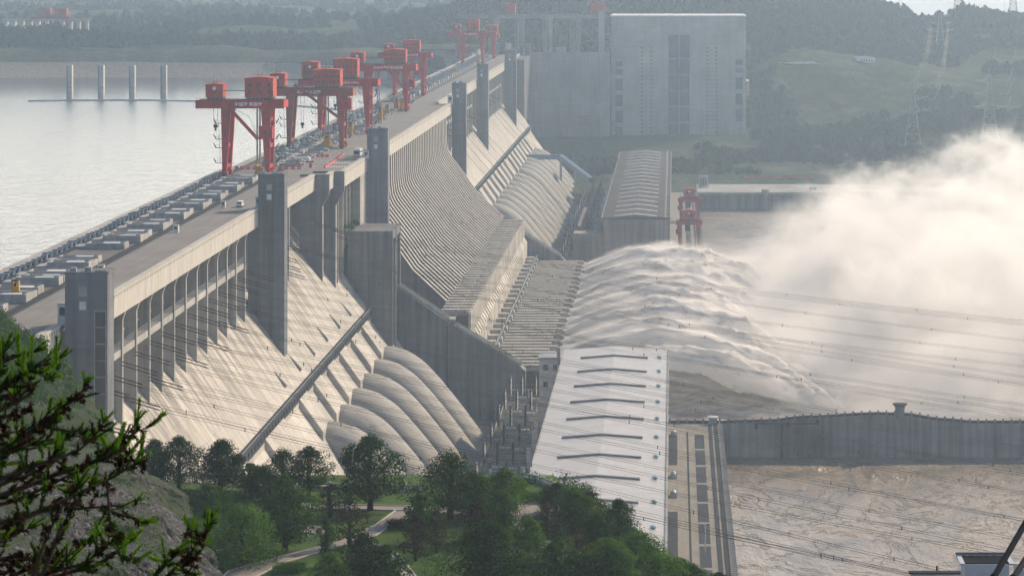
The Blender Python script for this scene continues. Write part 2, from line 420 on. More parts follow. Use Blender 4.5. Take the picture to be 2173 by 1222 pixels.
def hill_mat():
    k = NT('hill_vegetation'); x, y, z = k.xyz(k.pos)
    g = k.mix(k.ramp(k.noise(k.pos, .012, 7, .65), [(.35,0),(.65,1)]), (.028,.05,.022), (.075,.10,.045))
    g = k.mul(g, k.ramp(k.noise(k.pos, .10, 6, .7), [(.3,.6),(.7,1.35)]))
    rock = k.ramp(k.noise(k.scale(k.pos, (.02,.02,.05)), 1.0, 6, .7), [(.53,0),(.64,1)])
    c = k.mix(k.math('MULTIPLY', rock, .55), g, (.16,.14,.115))
    mud = k.math('MULTIPLY', k.math('LESS_THAN', z, k.math('ADD', 167.0, k.math('MULTIPLY', k.noise(k.pos, .02, 3), 4.0))), k.math('LESS_THAN', x, -186.0))
    c = k.mix(mud, c, (.26,.23,.20))
    k.bump(k.noise(k.pos, .12, 6, .7), .9, 6)
    return k.done(c, .95, 0, .1)
HILLM = hill_mat()
MB().grid(len(xs), len(ys), lambda i, j: (xs[i], ys[j], hgt(xs[i], ys[j]))).build('hills', HILLM, smooth=True, kind='structure', label='hazy green hills and banks beyond the far end of the dam', cat='hills')

def leaf_mat(name, a, b, c=None, sc=.5, trans=.0):
    k = NT(name)
    oi = k.n('ShaderNodeObjectInfo').outputs['Random']
    f = k.ramp(k.noise(k.pos, sc, 4, .7), [(.3,0),(.7,1)])
    col = k.mix(f, a, b)
    col = k.mix(k.math('MULTIPLY', oi, .45), col, c or b)
    m = k.done(col, .95, 0, .02)
    if trans:
        tr = k.n('ShaderNodeBsdfTranslucent', Color=k.mul(col, (1.3,1.5,.7)))
        mx = k.n('ShaderNodeMixShader', _0=trans, _1=k.b.outputs[0], _2=tr.outputs[0]); k.t.links.new(mx.outputs[0], k.out.inputs['Surface'])
    return m
FOREST = leaf_mat('far_forest_leaves', (.014,.03,.018), (.045,.075,.03), sc=.08)
protos = []
for q in range(10):
    b = MB(); rq = random.Random(q)
    for _ in range(36):
        d_ = Vector((rq.gauss(0,1), rq.gauss(0,1), abs(rq.gauss(0,1))*.9-.2)).normalized()*rq.uniform(.55,1.05); n_ = (d_+Vector((rq.gauss(0,.5), rq.gauss(0,.5), rq.gauss(0,.5)))).normalized()
        a_ = n_.cross(Vector((rq.random(),rq.random(),rq.random()))).normalized()*rq.uniform(.22,.42); c_ = n_.cross(a_)
        b.add([d_-a_-c_*.7, d_+a_*1.1-c_, d_+a_*.8+c_*.9, d_-a_*.9+c_*1.1], [(0,1,2,3)])
    b.blob((0,0,-.05), .62, .6, seed=q, amp=.3)
    protos.append((b.v, b.f))
def scatter_forest(name, n, pick, rad, label):
    vs = []; fs = []
    rr = random.Random(hash_name(name)); k = 0
    for _ in range(n*6):
        if k >= n: break
        p = pick(rr)
        if p is None: continue
        x, y = p; z = hgt(x, y); k += 1
        v, f = protos[rr.randrange(10)]; r = rr.uniform(*rad); hz = rr.uniform(.9,1.7)*r; a = rr.uniform(0,6.3); ca, sa = math.cos(a)*r, math.sin(a)*r
        b = len(vs); vs += [(x+px*ca-py*sa, y+px*sa+py*ca, z+hz*.45+pz*hz) for px,py,pz in v]; fs += [tuple(b+i for i in g) for g in f]
    m = MB(); m.v = vs; m.f = fs
    return m.build(name, FOREST, kind='stuff', label=label, cat='forest')
def hash_name(s): return sum(ord(c)*(i+1) for i, c in enumerate(s))
def clump(x, y, s=.012, t=0.0): return noise.noise(Vector((x*s, y*s, 9.7))) > t
def pick_left(r):
    y = r.uniform(2985, 3450) if r.random() < .55 else r.uniform(3450, 5600); x = r.uniform(-1430*y/6200-60, -215)
    if x < -590 and 3120 < y < 3420: return None
    return (x, y) if (y < 3140 and clump(x,y,.006,-.35)) or clump(x, y, .009, .02) else None
def pick_hill(r):
    y = r.uniform(2860, 3420); x = r.uniform(-260, 460)
    if x > 70 and y < 3010 and not clump(x, y, .01, .25): return None
    return (x, y) if clump(x, y, .012, -.22) else None
def pick_bank(r):
    y = r.uniform(2500, 2860); x = r.uniform(-160, 430)
    if y > 2640 and -205 < x < 72: return None
    if x < -50 and y > 2600: return None
    if x > 190 and y < 2700: return (x, y) if clump(x, y, .02, -.2) else None
    return (x, y) if clump(x, y, .014, .05) else None
scatter_forest('far_bank_forest', 3600, pick_left, (3.4, 7), 'dark hazy trees covering the far upstream bank')
scatter_forest('hillside_forest', 5200, pick_hill, (2.8, 6.2), 'misty forest on the hill behind the ship lift')
scatter_forest('riverbank_forest', 2200, pick_bank, (1.6, 4), 'low trees and bushes on the far downstream bank')
# ------------------------------------------------------------------ the dam (one thing, many parts)
def sx(z): return -144.5 + .7*(147-z)           # downstream face of the power sections
DECK, TOPP, SOF = 184.0, 185.0, 178.4
dam = thing('gravity_dam', 'huge pale concrete dam with a road along its crest and ribbed spillway in its middle', 'dam', (-144, 700, 60))
def lo(z): return -118.9 + .7*(107.4-z)
def power_body(y0, y1, fill):
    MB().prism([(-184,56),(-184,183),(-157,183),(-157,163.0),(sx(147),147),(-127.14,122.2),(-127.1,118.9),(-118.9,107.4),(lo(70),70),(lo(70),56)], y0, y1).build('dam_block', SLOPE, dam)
    for a, b in fill:            # flush slabs; the gaps between them are the recesses above the penstocks
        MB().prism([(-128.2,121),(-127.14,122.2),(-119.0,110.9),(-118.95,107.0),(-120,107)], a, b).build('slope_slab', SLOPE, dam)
NEARF = [991+39.6*i for i in range(6)]; FARF = [1905+39.6*i + (14 if i > 7 else 0) for i in range(15)]
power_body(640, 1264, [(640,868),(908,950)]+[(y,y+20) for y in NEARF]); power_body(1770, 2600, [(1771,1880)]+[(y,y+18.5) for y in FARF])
# spillway body, set back behind the ribs
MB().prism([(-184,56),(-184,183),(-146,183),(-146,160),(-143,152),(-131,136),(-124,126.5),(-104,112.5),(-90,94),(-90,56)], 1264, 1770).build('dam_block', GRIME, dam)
MB().box(-184,-133.2,2600,2719,56,183).build('dam_block', CONW, dam)
MB().box(-184,-144,560,640,150,183).build('dam_block', CONL, dam)
# crest slab outline (downstream edge steps out over the spillway)
edge = [(-144,560),(-144,1172),(-138.4,1172),(-138.4,1190),(-134.4,1190),(-134.4,1776),(-143,1776),(-143,2719)]
MB().slab([(-160.5,560)]+[(x-.6,y) for x,y in edge]+[(-160.5,2719)], 182.6, DECK).build('crest_road', ROAD, dam)
MB().slab([(-184,560),(-160.5,560),(-160.5,2719),(-184,2719)], 182.6, DECK-.02).build('crest_deck', ASPH, dam)
# upstream: wider platform over the spillway gates is narrower than the intakes
MB().box(-186,-183,560,1218,150,185.1).box(-174.5,-173,1218,1700,184,185.1).box(-183.5,-181.5,1218,2719,150,185.1).build('upstream_parapet', CONL, dam)
# parapet beam segments
def beam_seg(xa, ya, xb, yb, t=1.7, sof=SOF):
    m = MB()
    if xa == xb: m.box(xa-t, xa, ya, yb, sof, TOPP).box(xa-.1, xa+.22, ya, yb, TOPP-.35, TOPP+.02)
    else: m.box(min(xa,xb), max(xa,xb), ya-t*0, ya+t, sof-.01, TOPP-.01)
    m.build('crest_beam', PARA, dam)
beam_seg(-144,560,-144,686); beam_seg(-144,694,-144,1012); beam_seg(-144,1020,-144,1172)
beam_seg(-144,1172,-138.4,1172); beam_seg(-138.4,1173.7,-138.4,1190); beam_seg(-138.4,1190,-134.4,1190); beam_seg(-134.4,1191.7,-134.4,1280)
beam_seg(-134.4,1288,-134.4,1768); beam_seg(-143,1776,-143,2121); beam_seg(-143,2129,-143,2470); beam_seg(-143,2478,-143,2719)
# abutment wall below the beam, near end
MB().box(-152,-144.6,560,672,120,SOF).build('abutment_wall', CONL, dam)
MB().box(-160,-134.6,1253,1280,100,SOF).build('end_wall', CONL, dam)
# towers
def tower(x0, x1, y0, y1, top, zb=None, strip=False):
    zb = zb or 100
    t = MB().box(x0, x1, y0, y1, zb, top-.5).box(x0-.25, x1+.25, y0-.25, y1+.25, top-.5, top)
    if y1-y0 < 20: t.box(x1-3, x1-.4, y0-.0+.3, y1-.3, top, top+.25)
    t = t.build('tower', CONT, dam)
    xm = x0+(x1-x0)*.42
    for zz in (top-5.6, top-8.9):
        wd = MB().box(xm-.95, xm+.95, y0-.14, y0+.1, zz-.1, zz+2.1).build('window', STEEL, t)
        MB().box(xm-.7, xm+.7, y0-.2, y0-.1, zz+.1, zz+1.9).build('pane', LID if zz < top-7 else STEEL, wd)
    MB().box(x0+1,x0+2.4,y0+1.2,y0+2.4,top,top+.9).build('roof_unit', STEEL, t); MB().box(x0+4.5,x0+6,y0+1,y0+2,top,top+1.0).build('roof_unit', STEEL, t)
    if strip:
        g = MB().box(x1-2.9, x1-.35, y0-.12, y0+.2, zb, top-9.5).build('lift_window', GLASS, t)
        f = MB()
        z = top-9.2
        while z > zb: f.box(x1-3.05, x1-.2, y0-.28, y0-.1, z, z+.22); z -= 3.9
        f.box(x1-3.1,x1-2.85,y0-.24,y0-.1,zb,top-9).box(x1-.45,x1-.2,y0-.24,y0-.1,zb,top-9).build('lift_window_frame', STEEL, g)
    return t
tower(-143.0,-133.0,686,694,197.3,118,True)
tower(-144.0,-134.9,1012,1020,196.6,128)
MB().box(-147.5,-144.1,1011.5,1020,140,SOF).build('tower_buttress', CONT, dam)
tower(-134.4,-125.3,1280,1288,197.1,110)
tower(-134.3,-125.8,1768,1776,196.9,138)
tower(-143.0,-134.8,2121,2129,195.8,124)
tower(-143.0,-133.2,2470,2478,195.6,118,True)
tower(-143.0,-134.0,2716,2722,192.8,120)
# power bay piers
def pier(y, xo=-145.2, w=1.5, top=SOF, xi=-157.2):
    zb = 147-(xo+144.5)/.7 - 1.2
    MB().prism([(xi,top-.02),(xo+.9,top-.02),(xo,top-2.6),(xo,zb),(xi,zb)], y-w/2, y+w/2).build('pier', CONL, dam)
def bay(y0, y1, x=-145.6, rail=True):
    p = MB().box(x-5, x, y0, y1, 166.3, 168.2).build('bay_platform', CONL, dam)
    if rail:
        m = MB()
        for z in (168.8,169.5,170.2): m.beam((x-.1,y0,z),(x-.1,y1,z),.09)
        y = y0
        while y < y1: m.beam((x-.1,y,168.2),(x-.1,y,170.3),.1); y += 1.7
        m.beam((x-1.5,(y0+y1)/2,168.2),(x-1.5,(y0+y1)/2,172.6),.35).beam((x-1.5,(y0+y1)/2-2,172),(x-1.5,(y0+y1)/2+2,172),.3)
        m.build('railing', STEEL, p)
near_piers = [770+20.0*i for i in range(12)] 
for y in [710,730,750]+near_piers: pier(y)
for a, b in zip([710,730,750]+near_piers, [730,750]+near_piers): bay(a+.9, b-.9)
mid_piers = [1034, 1055, 1078]
for y in mid_piers: pier(y)
for a, b in [(1034,1055),(1055,1078)]: bay(a+.9, b-.9)
MB().box(-157,-144.9,1100,1101.5,150,SOF).build('pier', CONL, dam)
MB().prism([(-150,184.9),(-138.3,184.9),(-138.3,177),(-141,172),(-141,141),(-150,141)], 1171.7, 1174.2).build('pier', CONT, dam)
MB().prism([(-147,184.9),(-134.3,184.9),(-134.3,177),(-137.8,171),(-137.8,130),(-147,130)], 1189.7, 1192.3).build('pier', CONT, dam)
MB().box(-141.1,-140.8,1171.6,1173.6,141,172).box(-137.9,-137.6,1189.6,1191.8,130,171).build('pier_edge', CONB, dam)
for y in (1201,1219,1233,1245): pier(y,-138.0,1.3)
MB().box(-157.5,-156.4,700,1264,140,SOF).box(-157.5,-156.4,1776,2600,140,SOF).build('bay_back_wall', CONT, dam)
far_piers = [1795+20*i for i in range(16)]+[2145+20.3*i for i in range(16)]+[2495+20*i for i in range(5)]
for y in far_piers: pier(y, -144.4)
for i in list(range(0,15))+list(range(16,31)): bay(far_piers[i]+.9, far_piers[i+1]-.9, -144.9, False)
# walkway on the slope, with its light rail
def walkway(y0, y1):
    xm = -128.3; z = 123.6
    wm = MB().prism([(xm-2.6,z-2.5),(xm-2.6,z+1.0),(xm+1.4,z+1.0),(xm+1.4,z-2.5)], y0, y1)
    y = y0+6
    while y < y1-2: wm.box(xm+1.2,xm+1.7,y,y+.6,z-1.2,z+.2); y += 6.6
    wk = wm.build('walkway', STEELD, dam)
    m = MB().box(xm+1.35,xm+1.55,y0,y1,z+1.9,z+2.05)
    y = y0
    while y < y1: m.box(xm+1.35,xm+1.5,y,y+.15,z+1,z+2); y += 3
    m.build('railing', STEEL, wk)
walkway(700, 1237); walkway(1880, 2585)
MB().box(-131,-124.5,1234,1238,121,127.5).build('walkway_house', STEEL, dam)
# raised slabs on the slope and the penstocks below them
PROF = [(-121.5,107.5),(-117.5,108.0),(-111.5,105.6),(-105.5,101.4),(-100.0,95.6),(-94.2,88.6),(-87.9,80.5),(-80.0,69.5)]   # top line minus radius
def penstock(y, r=7.2, jitter=0.0):
    rings = []; m = MB(); nseg = 8
    pts = []
    for i in range(len(PROF)-1):
        for t in range(5):
            a = t/5; p0 = PROF[max(i-1,0)]; p1 = PROF[i]; p2 = PROF[i+1]; p3 = PROF[min(i+2,len(PROF)-1)]
            f = lambda k: .5*((2*p1[k])+(-p0[k]+p2[k])*a+(2*p0[k]-5*p1[k]+4*p2[k]-p3[k])*a*a+(-p0[k]+3*p1[k]-3*p2[k]+p3[k])*a**3)
            pts.append((f(0), f(1)))
    pts.append(PROF[-1]); n = 22
    base = len(m.v)
    for i, (px, pz) in enumerate(pts):
        a = pts[min(i+1,len(pts)-1)]; b = pts[max(i-1,0)]; dx, dz = a[0]-b[0], a[1]-b[1]; L = math.hypot(dx,dz); nx, nz = -dz/L, dx/L
        if nz < 0: nx, nz = -nx, -nz
        cx, cz = px - nx*(r-7.6) - nx*3.2, pz - nz*(r-7.6) - nz*3.2
        rr = r*min(1, .80+i*.02)
        for k in range(n):
            t = 2*math.pi*k/n; m.v.append((cx+nx*rr*math.sin(t), y+12.0*math.cos(t)*min(1,.80+i*.015), cz+nz*rr*math.sin(t)))
    for i in range(len(pts)-1):
        for k in range(n):
            k2=(k+1)%n; m.f.append((base+i*n+k, base+i*n+k2, base+(i+1)*n+k2, base+(i+1)*n+k))
    m.f.append(tuple(base+(len(pts)-1)*n+k for k in range(n)))
    m.build('penstock', PIPE, dam, smooth=True)
for y in NEARF: penstock(y+16)
for y in FARF: penstock(y+16)
# small fins above the walkway
m = []
for i in range(0, 7):
    y = 981+39.6*i
    MB().prism([(sx(132.5),132.5),(sx(127),127),(sx(127)+.6,127.9),(sx(132.5)+.1,132.8)], y, y+1.2).build('slope_fin', CONL, dam)
# big junction block between the right power section and the spillway
jb = MB().box(-137,-119.2,1228,1264,56,156.2).box(-137.3,-118.9,1227.8,1264,156.2,157).box(-119.2,-118.2,1228,1230.4,92,157).box(-119.2,-118.2,1241,1244.2,92,157).box(-119.2,-118.2,1261,1264,92,157).box(-119.2,-118.2,1230,1262,153.5,157)
jb = jb.build('junction_block', CONW, dam)
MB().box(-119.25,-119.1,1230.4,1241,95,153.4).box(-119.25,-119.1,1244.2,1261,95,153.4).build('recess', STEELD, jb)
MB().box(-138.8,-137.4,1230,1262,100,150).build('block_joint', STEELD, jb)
# guide walls either side of the spillway, facing the near bank
def guide_wall(y0, y1):
    g = MB().prism([(-140,56),(-140,144),(-118.6,129.9),(-97.6,115.2),(-96.4,114.6),(-95.6,116.0),(-94.6,115.6),(-94.6,113.4),(-66,95.9),(-64,94.0),(-64,56)], y0, y1).build('guide_wall', CONW, dam)
    m = MB()
    for yy in (y0+.5, y0+3.4, y1-.7):
        m.add([(-138,yy,142.9),(-96.8,yy,115.2),(-96.8,yy,116.6),(-138,yy,144.3),(-138,yy+.5,142.9),(-96.8,yy+.5,115.2),(-96.8,yy+.5,116.6),(-138,yy+.5,144.3)],[(0,1,2,3),(7,6,5,4),(3,2,6,7)])
        m.add([(-94,yy,113),(-66,yy,95.9),(-66,yy,97.3),(-94,yy,114.4),(-94,yy+.5,113),(-66,yy+.5,95.9),(-66,yy+.5,97.3),(-94,yy+.5,114.4)],[(0,1,2,3),(7,6,5,4),(3,2,6,7)])
    m.box(-97.5,-94.6,y0+.5,y1,114.5,116.4)
    m.build('stair_parapet', CONL, g)
    MB().box(-97.9,-97.3,y0-.06,y0+.1,70,113.5).build('wall_joint', STEELD, g)
guide_wall(1258,1267); guide_wall(1722,1730)
# spillway ribs (the ends of the piers between the chutes)
RP = [(-135.0,SOF),(-134.9,164),(-134.2,159),(-132.6,155.6),(-122.0,141.6),(-115.9,133.0),(-101.0,119.2),(-101.0,116.0),(-106,112.8),(-119,123.6),(-126,133),(-137.5,149.5),(-141.5,156),(-143,164),(-143,SOF)]
ny = 42
def rib_prof(prof, y, w): return MB().prism(prof, y-w/2, y+w/2)
for i in range(ny):
    y = 1299+10.5*i
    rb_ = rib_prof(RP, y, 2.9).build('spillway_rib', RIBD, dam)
    out = RP[:7]; e = []
    for q, (px0, pz0) in enumerate(out):
        a_, b_ = out[max(q-1,0)], out[min(q+1,6)]; dx, dz = b_[0]-a_[0], b_[1]-a_[1]; L_ = math.hypot(dx, dz); e.append((px0-dz/L_*.35, pz0+dx/L_*.35) if False else (px0+abs(dz)/L_*.35, pz0+abs(dx)/L_*.35))
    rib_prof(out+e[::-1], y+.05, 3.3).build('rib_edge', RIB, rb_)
# ledge with cross beams, its ribbed wall, the lower apron with its cross beams
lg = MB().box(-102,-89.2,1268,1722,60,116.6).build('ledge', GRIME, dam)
m = MB(); m2 = MB()
for i in range(44):
    y = 1271+10.5*i
    if y > 1719: break
    m = MB().box(-101.2,-94.2,y,y+3.4,116.6,119.0).box(-94.2,-88.2,y+2.2,y+5.4,116.6,118.8).box(-101,-88.6,y+8.6,y+9.0,116.6,117.0)
    m.build('cross_beam', RIB, lg)
m = MB()
y = 1268.5
while y < 1721:
    m.box(-89.2,-88.0,y,y+2.6,104,118.4); y += 5.25
m.build('wall_rib', CONB, lg)
m = MB(); y = 1268.5
while y < 1716:
    m.prism([(-89.2,93),(-86.2,93),(-86.2,105.5),(-88.0,108.5),(-89.2,108.5)], y, y+6.6); y += 10.5
m.build('wall_buttress', CONB, lg)
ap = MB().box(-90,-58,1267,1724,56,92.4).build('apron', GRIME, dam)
m = MB(); k = 0; y = 1270
while y < 1720:
    long = k % 2 == 0
    e = -53.0 if long else -56.5
    m = MB().box(-79, e, y, y+3.2, 92.4, 95.0)
    m.box(e, e+1.4, y-.6, y+3.4, 78, 94.2) if long else m.box(e-1,e,y,y+2.2,82,93.6)
    if k % 2 == 0: m.box(-87.5,-81.5,y,y+4.6,92.4,97.2).box(-81.3,-79.6,y-1,y+5.4,92.4,96.0)
    m.build('apron_beam', RIB, ap); y += 10.5; k += 1
m = MB().box(-80.6,-80.1,1267,1722,97.4,97.7)
y = 1268
while y < 1722: m.box(-80.6,-80.2,y,y+.3,95,97.6); y += 4
m.build('railing', STEEL, ap)
# ------------------------------------------------------------------ the two powerhouses
def roof_white():
    k = NT('white_metal_roof'); x, y, z = k.xyz(k.pos)
    c = k.mul((.50,.49,.48), k.ramp(k.noise(k.scale(k.pos, (.05,.5,1)), 1.0, 6, .6), [(.3,.88),(.7,1.06)]))
    c = k.mul(c, k.ramp(k.noise(k.pos, .15, 7, .75), [(.3,.78),(.7,1.08)]))
    c = k.mix(k.ramp(k.noise(k.scale(k.pos, (.9,.25,1)), 1.0, 6, .75), [(.56,0),(.7,.35)]), c, (.3,.27,.23))
    c = k.mix(k.math('MULTIPLY', k.line(y, 2.05, .22), .28), c, (.2,.2,.2))
    c = k.mix(k.math('MULTIPLY', k.line(x, 6.1, .12), .10), c, (.2,.2,.2))
    return k.done(c, .42, .15, .4)
def roof_brown():
    k = NT('brown_metal_roof'); x, y, z = k.xyz(k.pos)
    c = k.mul((.10,.092,.09), k.ramp(k.noise(k.pos, .06, 6), [(.3,.8),(.7,1.2)]))
    c = k.mix(k.math('MULTIPLY', k.line(y, 3.0, .4), .25), c, (.05,.05,.05)); return k.done(c, .95, 0, .03)
RW, RB = roof_white(), roof_brown()
VENTD = plain('grey_ridge_vent', (.20,.22,.235), .6, .1)
def powerhouse(label, y0, y1, roofm, ribm, rib_y, endwall, vents, ventm):
    ribm_ = WHITE if ribm is LID else ribm
    ph = thing('powerhouse', label, 'powerhouse', (-23, y0, 82))
    MB().box(-43.4,-2.9,y0+.6,y1-.6,60,113.6).build('wall', endwall, ph)
    rf = MB().prism([(-44,113.4),(-44,114),(-23.3,115.7),(-2.2,114),(-2.2,113.4)], y0, y1).build('roof', roofm, ph)
    MB().box(-2.35,-1.9,y0,y1,113.2,114.5).box(-44.3,-43.9,y0,y1,113.2,114.2).build('roof_gutter', CONL, rf)
    for y in rib_y:
        MB().prism([(-36.6,114.3),(-36.6,115.3),(-23.3,116.3),(-10.2,115.3),(-10.2,114.3)] if ribm is VENTD else [(-36.6,114.3),(-36.6,114.9),(-23.3,116.4),(-10.2,114.9),(-10.2,114.3)], y, y+(1.2 if ribm is VENTD else 3.0)).build('ridge_vent', ribm_, rf)
    for y in vents:
        MB().lathe((-5.6,y,114),[(.6,0),(.6,.6),(1.1,.7),(1.0,1.0),(.4,1.3)],10).build('roof_fan', ventm, rf)
    return ph
ribs = [1145-38.35*i for i in range(11)]
near = powerhouse('near powerhouse with a long white metal roof crossed by dark ridge vents', 752, 1176, RW, VENTD, ribs, CONW, [y+4 for y in ribs], CYAN)
MB().box(-36,-3,752,760,60,113).build('stair_block', CONW, near)
ribs2 = [1786+34.9*i for i in range(18)]
far = powerhouse('far powerhouse with a brown roof crossed by white ridge vents and a blank concrete end', 1781, 2406, RB, LID, ribs2, CONW, [1786+17.4*i for i in range(36)], LID)
MB().box(-61.5,-43.2,1781.2,1800,60,104.6).box(-43.3,-2.4,1780.6,1781.6,60,113.0).build('end_wall', concrete('concrete_end_wall', base=(.33,.30,.275), lift=2.6, streak=.4), far)
# stair house at the spillway end of the near powerhouse
sh = thing('stair_house', 'small white stair house with dark windows at the corner of the near white roof', 'house', (-50,1180,82))
MB().box(-54.3,-45.5,1178,1190,82,110).build('wall', WHITE, sh)
MB().box(-54.7,-45.1,1177.6,1190.4,110,110.7).build('roof', STEEL, sh)
for x in (-52.6,-48.6):
    for z in (105.6,98.8): MB().box(x,x+1.7,1177.8,1178.1,z,z+2.2).build('window', GLASS, sh)
MB().lathe((-46.4,1176.6,104),[(.8,0),(.8,11)],8).build('flue', STEEL, sh)
# generator bus columns, bushings on the transformer decks
def deck_yard(name, label, y0, y1):
    t = thing(name, label, 'deck', (-60,y0,82))
    MB().box(-71.8,-44.2,y0,y1,66,82).build('slab', GRIME, t)
    m = MB(); y = y0
    while y < y1: m.box(-71.8,-71.5,y,y+.3,82,83.3); y += 3.1
    m.box(-71.9,-71.4,y0,y1,83.3,83.55).box(-71.85,-71.5,y0,y1,82,82.6); m.build('railing', CONL, t)
    m = MB(); y = y0+4
    while y < y1-2: m.box(-68,-45,y,y+.5,82,82.8+.5*((y*7)%3)); y += 7.7
    m.build('rail_kerb', CONL, t)
deck_yard('transformer_deck', 'concrete deck carrying dark bushings beside the near white roof', 800, 1257)
deck_yard('transformer_deck', 'concrete deck carrying bushings beside the far brown roof', 1800, 2406)
def bus_column(label, y, h, group):
    t = thing('bus_column', label, 'column', (-52,y,82), group)
    MB().box(-52.5,-50.9,y,y+1.4,84.5,82+h).build('duct', WHITE, t)
    MB().lathe((-51.6,y+.4,82),[(1.0,0),(1.5,.8),(1.5,2.4),(.9,3)],10).build('boot', STEEL, t)
    m = MB()
    for z in (88,92,96): m.beam((-57.5,y+.6,z),(-52.4,y+.6,z+.2),.16)
    m.box(-50.8,-49.8,y,y+1.4,86,90); m.build('bracket', STEEL, t)
    return t
b0 = bus_column('tall white duct column standing on the transformer deck by the near white roof', 1243, 15.2, 'white ducts along the near transformer deck')
for y in (1186,1147,1097,1078,1040,1000,962): copy_tree(b0, loc=(-52,y,82))
b1 = bus_column('tall pale duct column standing on the transformer deck by the far brown roof', 1835, 15.2, 'pale ducts along the far transformer deck')
for y in (1880,1925,1970,2030,2090,2150,2220,2300,2380): copy_tree(b1, loc=(-52,y,82))
def bushing_set(label, y, group):
    t = thing('bushing_rack', label, 'electrical equipment', (-62,y,82), group)
    fr = MB()
    for x in (-69.5,-64.6,-58.8):
        fr.beam((x-.7,y,82),(x-.7,y,86.4),.25).beam((x+.7,y,82),(x+.7,y,86.4),.25).beam((x-1,y,86.3),(x+1,y,86.3),.3).beam((x-.7,y,82),(x+.7,y,86.3),.12)
        fr.beam((x,y+4,82),(x,y+4,88),.2).beam((x,y+9,82),(x,y+9,87),.25).beam((x-1.2,y+9,87),(x+1.2,y+9,87),.25)
    fr.beam((-69.5,y+9,87.5),(-58.8,y+9,87.5),.2).beam((-69.5,y+4,90),(-58.8,y+4,90.3),.12)
    fr.box(-66.8,-62.9,y+5,y+8,82,84.6).box(-61,-57.6,y+4,y+8,82,84.2)
    fr.build('rack', STEEL, t)
    for x in (-69.5,-64.6,-58.8):
        for dy in (0, 2.0):
            pr = [(.28,0)]
            for q in range(14): pr += [(.62,.15+q*.5),(.34,.4+q*.5)]
            pr += [(.2,7.4),(.5,7.5),(.5,7.8),(.1,8.1)]
            MB().lathe((x,y+dy,86.4),pr,8).build('bushing', INSD, t)
    for x in (-67.5,-62,-56.8):
        MB().lathe((x,y+6,84.4),[(.2,0),(.45,.3),(.2,.6),(.45,.9),(.2,1.2),(.45,1.5),(.2,3.0),(.7,3.1),(.7,3.3),(.1,3.5)],8).build('post_insulator', STEEL, t)
    return t
q0 = bushing_set('rack of dark ribbed bushings on the near transformer deck', 1240, 'bushing racks on the near deck')
for y in (1200,1157,1110,1068,1025,985): copy_tree(q0, loc=(-62,y,82))
q1 = bushing_set('rack of ribbed bushings on the far transformer deck', 1822, 'bushing racks on the far deck')
for i in range(1, 15): copy_tree(q1, loc=(-62,1822+38.5*i,82))
# low ground between dam and powerhouse
MB().box(-100,-71.9,640,1258,60,73.2).build('yard', plain('yard_concrete',(.22,.2,.17),.9,var=.35,sc=.1), kind='structure', label='low paved yard at the foot of the near penstocks', cat='ground')
MB().box(-100,-71.9,1730,2640,60,73.2).build('yard', plain('yard_green',(.07,.09,.05),.9,var=.4,sc=.1), kind='structure', label='low yard at the foot of the far penstocks', cat='ground')
for i, (y, h) in enumerate([(1228,9.5),(1150,9.5),(1085,9.5),(1040,9.5)]):
    t = thing('yard_lamp', 'thin grey yard lamp in the gap between the near penstocks and the transformer deck', 'street lamp', (-75,y,73.2), 'yard lamps below the penstocks')
    MB().tube([(-75,y,73.2),(-75,y,73.2+h),(-74.6,y,74+h),(-73.4,y,74.4+h)],.12,6).build('pole', STEEL, t)
    MB().box(-73.6,-72.6,y-.2,y+.2,74.2+h,74.5+h).build('lamp_head', LID, t)
sb = thing('service_building', 'low grey service building with a pale flat roof at the foot of the far penstocks', 'building', (-74,1850,73))
MB().box(-80,-66,1850,1870,73,81).build('wall', STEEL, sb); MB().box(-80.6,-65.4,1849,1871,81,81.8).build('roof', LID, sb)
for x in (-78,-74.5,-71): MB().box(x,x+2,1849.8,1850.2,76,78.4).build('window', GLASS, sb)
MB().prism([(-71,73),(-60,73),(-60,98),(-63,98)], 1905, 2050).build('stone_revetment', concrete('revetment',base=(.26,.22,.2),lift=0,joint_y=6), label='brown sloping revetment between the far penstocks and the far transformer deck', cat='wall')
# blue covered belt
bb = thing('covered_walkway', 'pale blue covered walkway climbing to the far transformer deck', 'walkway', (-95,2380,90))
g = MB().beam((-121,2392,110.5),(-92.5,2392,110.5),4,4).build('level_span', BLUE, bb)
MB().beam((-92.5,2392,110.5),(-66.5,2340,95.5),4,4).build('sloping_span', BLUE, bb)
MB().beam((-110,2392,80),(-110,2392,109),2).beam((-92.5,2392,80),(-92.5,2392,109),2).beam((-80,2366,74),(-80,2366,101),1.6).build('support', CONL, bb)
